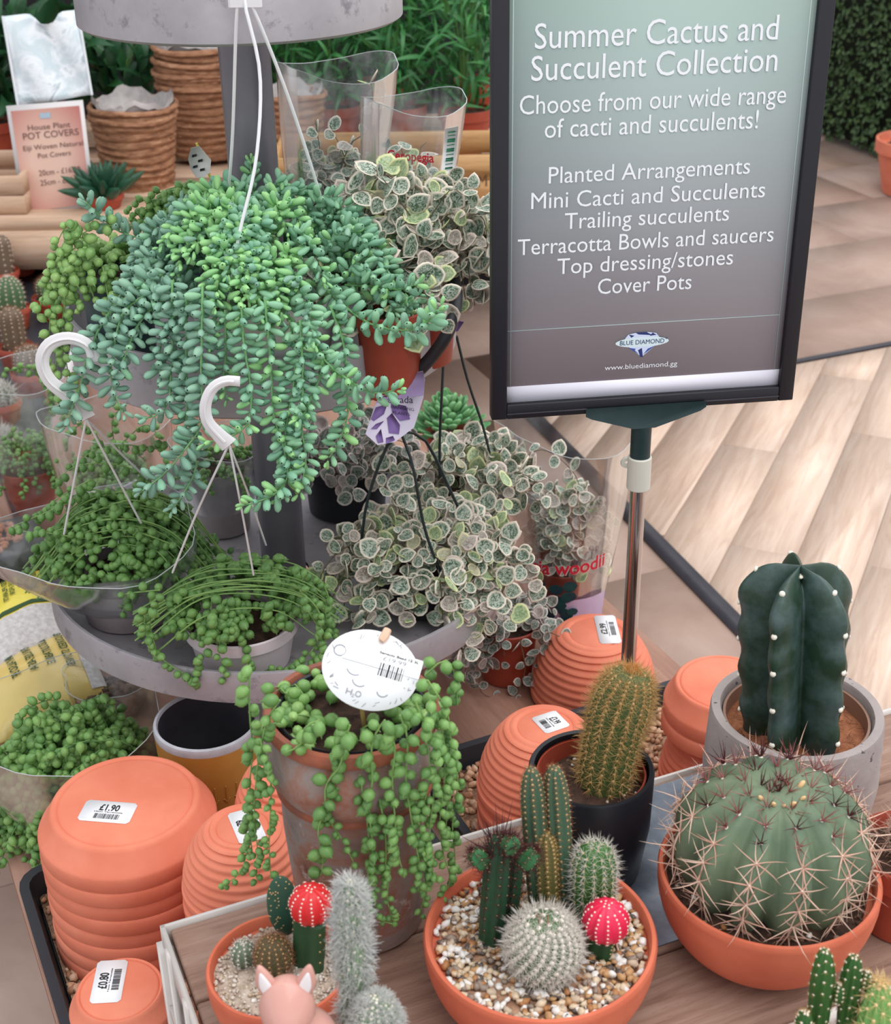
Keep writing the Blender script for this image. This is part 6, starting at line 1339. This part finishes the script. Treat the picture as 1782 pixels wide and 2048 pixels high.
patch(th, fn, 0, 1, .66, .99, M_bagw, 'grit_window', .0013); patch(th, fn, 0, 1, .61, .645, M_bgreen, 'green_stripe', .0018, 0); patch(th, fn, 0, 1, .96, .985, M_bgreen, 'green_stripe', .002)
bagtxt(th, fn, 'DRESSING', .86, .58, .02, .13, M_bgreen); bagtxt(th, fn, 'FOR USE WITH', .68, .42, .06, .05, M_bgreen); bagtxt(th, fn, 'CACTI AND OTHER', .61, .46, .06, .05, M_bgreen); bagtxt(th, fn, 'SUCCULENTS', .54, .32, .08, .05, M_bgreen); bagtxt(th, fn, 'SUITABLE FOR', .45, .38, .1, .05, M_bgreen); bagtxt(th, fn, 'POTTED PLANTS', .38, .42, .1, .05, M_bgreen)
th, fn = bag('dressing_bag', 'amber and clear bag of top dressing beneath the yellow one', [(-60, 1330), (150, 1215), (215, 1345), (-20, 1450)], ZT + .045, .035, M_bago, 2)
patch(th, fn, .86, .99, .05, .95, M_bagw, 'grit_window', .0013)
for k, (s, l) in enumerate((('COLOURED STONES', .6), ('ALSO SUITABLE', .5), ('FOR USE AS A', .5), ('MAY ALSO BE', .44))): bagtxt(th, fn, s, .80 - k * .15, l, .1, .07, M_bgreen)
ba = P(215, 1385, ZT + .02); bk_ = thing('bark_bag', 'clear bag of brown bark pieces beside the heap of pearls', 'bag', (ba.x, ba.y, ZT))
ground_pebbles(bk_, (ba.x, ba.y), .045, ZT + .014, 130, .004, .009, M_soilc, 130, name='bark_piece'); sleeve(bk_, (ba.x, ba.y, ZT + .002), .046, (ba.x, ba.y, ZT + .05), .055, M_film, wave=.12, pk=4)
bt = P(12, 1075, ZT + .05); bt_ = thing('bark_tray', 'black tray of reddish bark cut by the left edge under the left basket', 'tray', (bt.x - .03, bt.y, ZT))
obj('shell', cbox(.16, .12, .045, (0, 0, .0225), .004), M_black, bt_, smooth=False).rotation_euler = (0, 0, .43); ground_pebbles(bt_, (bt.x - .03, bt.y), .05, ZT + .048, 110, .004, .008, mat('red_bark', (150, 96, 74), rough=.9, rnd=(186, 128, 98)), 110, name='bark_piece')

# ------------------------------------------------------------------ back shelf with signs, wicker pot covers and houseplants
ZS = .70; SD = 3.2
sh = thing('back_shelf', 'long wooden staging bench behind the stand carrying pot covers and houseplants', 'bench', (-.95, SD + .5, 0))
for i in range(6): obj('plank', box(3.1, .162, .03, (0, 0, 0)), M_pale, sh, smooth=False, loc=(0, -.43 + i * .168, ZS - .015))
obj('front_rail', box(3.1, .03, .09, (0, 0, 0)), M_pale, sh, smooth=False, loc=(0, -.50, ZS - .075))
for x in (-1.5, -.3, .62):
    for y in (-.46, .46): obj('leg', box(.06, .06, ZS - .03, (0, 0, 0)), M_pine, sh, smooth=False, loc=(x, y, (ZS - .03) / 2))
M_wic = NT('wicker'); co = M_wic.coords(); mp = M_wic.n('ShaderNodeMapping'); mp.inputs['Scale'].default_value = (1, 1, 5); M_wic.l(co, mp.inputs[0]); a = M_wic.ramp(M_wic.noise(mp.outputs[0], 26, 5, .7), [(.3, (98, 62, 42)), (.5, (154, 108, 78)), (.7, (186, 142, 108))]); M_wic.bump(M_wic.noise(mp.outputs[0], 60, 4), .5, .004); M_wic = M_wic.fin(a, .8)
M_liner = mat('grey_liner_film', (150, 144, 142), (186, 180, 178), 18, .35, .6, 20, dist=.006)
def wicker(where, c, R, ztop, n, pitch, group, liner=True):
    seg = 56
    def prof(k):
        pr = [(R * .80, 0)]; z = 0; H = .17
        for i in range(9):
            t = i / 9; z0 = H * t; rr = R * (.80 + .18 * t); pr += [(rr - .003, z0 + .001), (rr + .002, z0 + H / 18), (rr - .003, z0 + H / 9 - .001)]
        pr += [(R * .985, H), (R + .004, H + .004), (R + .003, H + .011), (R - .004, H + .014), (R - .010, H + .009), (R - .012, H - .01), (R * .78, .01), (0, .008)]; return pr
    me = mesh_of('wicker_pot_cover', lathe(prof(0), seg, lambda R_, Z, th: (R_ + .0016 * np.sin(th * 23 + Z * 150), Z + .0018 * np.sin(th * 3 + Z * 60))), M_wic, 60)
    for i in range(n):
        o = obj('wicker_pot_cover', me, None, label=f'brown wicker pot cover, {ORD[i]} of the {where}', cat='pot cover', group=group); o.location = (c.x + rg.uniform(-.003, .003), c.y + rg.uniform(-.003, .003), ztop - .184 - i * pitch); o.rotation_euler = (rg.uniform(-.02, .02), rg.uniform(-.02, .02), rg.uniform(0, 6))
        if i == 0 and liner: obj('plastic_liner', lathe([(R * .93, .184), (R * .90, .196), (R * .86, .178), (R * .72, .150), (R * .4, .158), (0, .150)], 40, lambda R_, Z, th: (R_ * (1 + .02 * np.sin(5 * th)), Z + .010 * np.sin(4 * th + R_ * 60) * (R_ > .01) + .005 * np.sin(11 * th))), M_liner, o)
def onshelf(px, py): return P(px, py, ZS)
c = onshelf(280, 372); zt1 = Q(264, 208, c.y).z; wicker('left stack behind the pink card', Vector((c.x, c.y + .02, 0)), .104, zt1, max(1, int((zt1 - ZS - .184) / .020 + .5) + 1), .020, 'wicker pot covers in the left stack')
c = Q(415, 300, SD + .52); zt2 = Q(420, 85, SD + .52).z; wicker('taller stack behind the stand pole', Vector((c.x, SD + .52, 0)), .118, zt2, max(1, int((zt2 - ZS - .184) / .030 + .5) + 1), .030, 'wicker pot covers in the taller stack')
c = Q(590, 330, SD + .36); wicker('short pile right of the stand pole', Vector((c.x, SD + .36, 0)), .085, ZS + .20, 1, .03, None)
bpy.context.view_layer.update()
# price card and clear holder
def card(name, lab, pts, D, m, th, tilt, cat):
    c = sum((Q(x, y, D) for x, y in pts), Vector()) / 4; t = thing(name, lab, cat, (c.x, D, ZS)); ymax = max(y for x, y in pts)
    def f(a, b, o=0):
        top = Vector(pts[0]).lerp(Vector(pts[1]), a); bot = Vector(pts[3]).lerp(Vector(pts[2]), a); q = bot.lerp(top, b); return Q(q.x, q.y, D + tilt * b - o)
    return t, f
M_cardp = NT('pink_card_print'); co = M_cardp.coords('UV'); n_ = M_cardp.n('ShaderNodeTexGradient', gradient_type='SPHERICAL'); mp = M_cardp.n('ShaderNodeMapping'); mp.inputs['Location'].default_value = (-.5, -.45, 0); M_cardp.l(co, mp.inputs[0]); M_cardp.l(mp.outputs[0], n_.inputs[0]); M_cardp = M_cardp.fin(M_cardp.ramp(n_.outputs[1], [(.3, (190, 120, 112)), (.75, (226, 190, 172))]), .45)
ct_, f = card('price_card', 'pink and white pot covers price card propped before the left wicker stack', [(12, 212), (165, 200), (190, 412), (46, 432)], SD + .06, None, .004, .03, 'sign')
cf = obj('card_frame', grid(lambda a, b: tuple(f(b, a)), 1, 1, -.004), mat('acrylic_edge', (216, 212, 212), rough=.3), ct_, world=True, smooth=False)
pp_ = obj('card_print', grid(lambda a, b: tuple(f(.05 + .90 * b, .03 + .92 * a, .002)), 1, 1), M_cardp, ct_, world=True, smooth=False)
M_cin = mat('brown_print', (112, 78, 74), rough=.6)
for s, a0, a1, b, cp in (('House Plant', .24, .80, .76, .05), ('POT COVERS', .16, .90, .68, .06), ('Eiji Woven Natural', .14, .94, .58, .045), ('Pot Covers', .32, .76, .50, .045), ('20cm - £16.99', .30, .86, .34, .05), ('25cm - £24.99', .30, .86, .25, .05)):
    txt(pp_, s, (lambda a0, a1, b, cp, f: lambda x, y: f(a0 + (a1 - a0) * x, b + cp * y, .0035))(a0, a1, b, cp, f), M_cin)
obj('card_emblem', grid(lambda a, b: tuple(f(.42 + .14 * b, .86 + .05 * a, .003)), 1, 1), mat('pale_blue_print', (168, 190, 206), rough=.5), pp_, world=True, smooth=False)
hd_, f2 = card('sheet_holder', 'clear plastic sign holder with crumpled white paper leaning behind the pink card', [(5, 32), (155, 20), (184, 190), (36, 212)], SD + .12, None, .004, .03, 'sign holder')
M_acr = NT('glossy_acrylic'); co = M_acr.coords(); a = M_acr.ramp(M_acr.noise(co, 14, 4, .6, 1.2), [(.4, (206, 220, 226)), (.55, (240, 246, 250)), (.66, (176, 190, 196))]); M_acr = M_acr.fin(a, .12, 0, .7)
def hf(a, b):
    q = f2(b, a - .14 * math.exp(-((b - .56) / .16) ** 4) * a ** 8); return (q.x, q.y + .006 * math.sin(b * 9 + a * 5), q.z)
obj('paper_sheet', grid(hf, 14, 20, -.003), M_acr, hd_, world=True, sharp=0)
for a in (0, 1): obj('holder_edge', tube([f2(a, 0, .004), f2(a, 1, .004)], .003, 6), mat('holder_edge%d' % a, (226, 232, 236), rough=.2), hd_, world=True)
obj('holder_stand', tube([Vector((hd_.location.x, SD + .13, ZS)), f2(.5, .1, -.006)], .004, 8), M_tray2, hd_, world=True)
# wooden crates on the shelf
def crate(name, lab, x0, x1, D, z0, rows, hgt, m, text=None):
    t = thing(name, lab, 'crate', ((x0 + x1) / 2, D + .12, z0)); L = x1 - x0
    for r in range(rows):
        for s, y in ((0, -.12), (1, .12)): obj('slat', cbox(L, .012, hgt - .004, (0, 0, 0), .001), m, t, smooth=False, loc=(0, y, (r + .5) * hgt))
        for s in (-1, 1): obj('slat', cbox(.012, .228, hgt - .004, (0, 0, 0), .001), m, t, smooth=False, loc=(s * (L / 2 - .006), 0, (r + .5) * hgt))
    obj('base_board', box(L - .02, .22, .008, (0, 0, .004)), m, t, smooth=False); return t
x0, x1 = Q(545, 360, SD + .05).x, Q(1100, 360, SD + .05).x; zc1 = Q(950, 310, SD + .05).z
wc = crate('wooden_crate', 'orange-brown wooden crate with stamped lettering just left of the poster', x0, x1, SD + .05, ZS + .001, 2, (zc1 - ZS) / 2, M_pine)
a, b = Q(922, 378, SD + .043), Q(974, 372, SD + .043); txt(wc, 'AM', (lambda a, b: lambda x, y: a.lerp(b, x) + Vector((0, -.0015, .026 * y)))(Q(936, 376, SD + .043), b), mat('burnt_ink', (96, 58, 32), rough=.7))
x0, x1 = Q(-120, 360, SD + .02).x, Q(45, 360, SD + .02).x; crate('wooden_crate', 'pale slatted wooden crate at the left edge behind the mini cacti', x0, x1, SD + .02, ZS + .001, 2, .045, M_pale)
# potted foliage plants
BL_F = [Proto('leaf', blade(1, .14, b, 4), M_fleaf) for b in (.5, .9, 1.3)]; BL_D = [Proto('leaf', blade(1, .30, b, 4), M_dleaf) for b in (.6, 1.0)]; BL_G = [Proto('leaf', blade(1, .09, b, 4), M_fleaf) for b in (.3, .8)]
def foliage(name, lab, x, y, z, R, h, n, L, protos, seed, dome=.12, lab_m=None, cat='potted plant', spread=1.2, pot=True, rise=1.0):
    g = random.Random(seed); t = thing(name, lab, cat, (x, y, z))
    obj('pot', lathe(pot_prof(R, R * .76, h, .004, .005, .025, .015), 40), lab_m or M_terra_w, t); soil_disc(t, R - .01, h - .015, M_soil); it = []; c = Vector((x, y, z + h - .01))
    for i in range(n):
        a = g.uniform(0, 6.3); e = g.uniform(.1, spread); hh = dome * g.uniform(0, 1) ** .8 * rise; d = Vector((math.cos(a) * math.sin(e), math.sin(a) * math.sin(e), math.cos(e))); r = R * g.uniform(0, 1.0) + hh * .55 * g.uniform(0, 1)
        it.append((g.choice(protos), frame(c + Vector((math.cos(a) * r, math.sin(a) * r, hh)), d, g.uniform(0, 6.3), L * g.uniform(.7, 1.2))))
    for k in range(5):
        a = g.uniform(0, 6.3); obj('stalk', tube([(0, 0, h - .01), (math.cos(a) * R * .3, math.sin(a) * R * .3, h + dome * .5), (math.cos(a) * R * .8, math.sin(a) * R * .8, h + dome * .95)], [.004, .003, .002], 5), M_prlSd, t)
    scatter(t, 'leaf', it)
k = 0
for nm, lab, px, D, n, L, pr, R, dm, sp, rise in (
    ('leafy_houseplant', 'bright green narrow-leaved bushy plant directly left of the poster, back row', 930, SD + .55, 330, .085, BL_F, .07, .34, 1.5, 1),
    ('leafy_houseplant', 'green bushy houseplant above the clear sleeves, back row', 800, SD + .60, 330, .085, BL_F, .07, .36, 1.5, 1),
    ('leafy_houseplant', 'green bushy houseplant above the left sleeve, right of the top tray', 670, SD + .62, 300, .08, BL_F, .07, .34, 1.5, 1),
    ('leafy_houseplant', 'grassy bright green plant just right of the stand pole', 590, SD + .66, 160, .13, BL_G, .06, .20, .9, 1),
    ('leafy_houseplant', 'dark broad-leaved plant in a terracotta pot between the white sheet and the wicker', 245, SD + .62, 60, .13, BL_D, .075, .16, .9, 1),
    ('leafy_houseplant', 'dark houseplant behind the clear sheet holder', 90, SD + .66, 80, .14, BL_D, .075, .22, 1.3, 1),
    ('leafy_houseplant', 'dark broad-leaved plant at the top left edge', -30, SD + .50, 80, .14, BL_D, .075, .24, 1.3, 1)):
    k += 1; x = Q(px, 200, D).x; hp = .11 if 'terracotta' not in lab else .13
    z0 = ZS + .001 if k > 0 else 0
    foliage(nm, lab, x, D, z0 + (.0 if px > 300 else .0), R, hp, n, L, pr, 300 + k, dm, spread=sp)
# second back row raised on blocks so the foliage fills the top of the view
for j, (px, zz) in enumerate(((960, .0), (760, .0))):
    D = SD + .86; x = Q(px, 100, D).x; foliage('tall_houseplant', ['tall narrow-leaved plant behind the poster edge, rear row', 'tall narrow-leaved plant at the back above the sleeves'][j], x, D, ZS + .001, .08, .12, 300, .10, BL_F, 400 + j, .62, spread=1.7)
# haworthias in front of the wicker
def haworthia(lab, x, y, z, L, n, R, h, m=M_terra_w):
    t = thing('haworthia_pot', lab, 'potted plant', (x, y, z)); obj('pot', lathe(pot_prof(R, R * .76, h, .003, .003, .012, .01), 36), m, t); soil_disc(t, R - .006, h - .01, M_soil); it = []
    hp_ = [Proto('leaf', lathe([(.10, 0), (.14, .2), (.12, .55), (.06, .85), (.004, 1)], 6), M_haw)]
    for i in range(n): a = i * 2.4; e = .15 + 1.15 * (i / n); it.append((hp_[0], frame(Vector((x + .006 * math.cos(a), y + .006 * math.sin(a), z + h - .008)), (math.cos(a) * math.sin(e), math.sin(a) * math.sin(e), math.cos(e)), 0, L * (.75 + .4 * i / n))))
    scatter(t, 'leaf', it)
q = Q(212, 400, SD + .075)
haworthia('dark green spiky haworthia at the shelf front beside the pink card', q.x, SD + .065, ZS, .098, 34, .045, .035)
haworthia('small haworthia right of the stand pole on the middle tray', Q(575, 440, 1.66).x + .002, 1.635, ZM, .045, 26, .026, .075, M_tray2)
# ------------------------------------------------------------------ hedge and far pot, upper right
ha, hb2 = P(1600, 258, 0), P(1800, 330, 0); hd3 = (hb2 - ha).normalized(); hn = Vector((-hd3.y, hd3.x, 0)); hn = hn if hn.y > 0 else -hn
hg = thing('box_hedge', 'clipped dark green box hedge panel at the upper right behind the poster', 'hedge', tuple(ha)); hl = 1.8
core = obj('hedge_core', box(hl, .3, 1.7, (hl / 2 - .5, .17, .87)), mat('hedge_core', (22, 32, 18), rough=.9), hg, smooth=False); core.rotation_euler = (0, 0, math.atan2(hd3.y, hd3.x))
lf = [Proto('leaf', disc_leaf(1, .05, .2, 6, .05, .6), M_box)]; it = []; g = random.Random(9)
for i in range(9000):
    u = g.uniform(-.5, hl - .5); z = g.uniform(.01, 1.6); p = ha + hd3 * u + hn * g.uniform(-.03, .03) + Vector((0, 0, z)); it.append((lf[0], frame(p, -hn + Vector((g.uniform(-.9, .9), g.uniform(-.5, .5), g.uniform(-.3, 1.0))), g.uniform(0, 6), g.uniform(.009, .017))))
scatter(hg, 'leaf', it, 300)
c = P(1795, 385, 0); t = thing('floor_pot', 'orange terracotta pot on the tiled floor at the far right edge', 'pot', (c.x + .06, c.y, 0)); obj('pot', lathe(pot_prof(.17, .12, .22, .012, .012, .05, .03), 56), M_terra, t); soil_disc(t, .145, .19, M_soil)
build_texts()
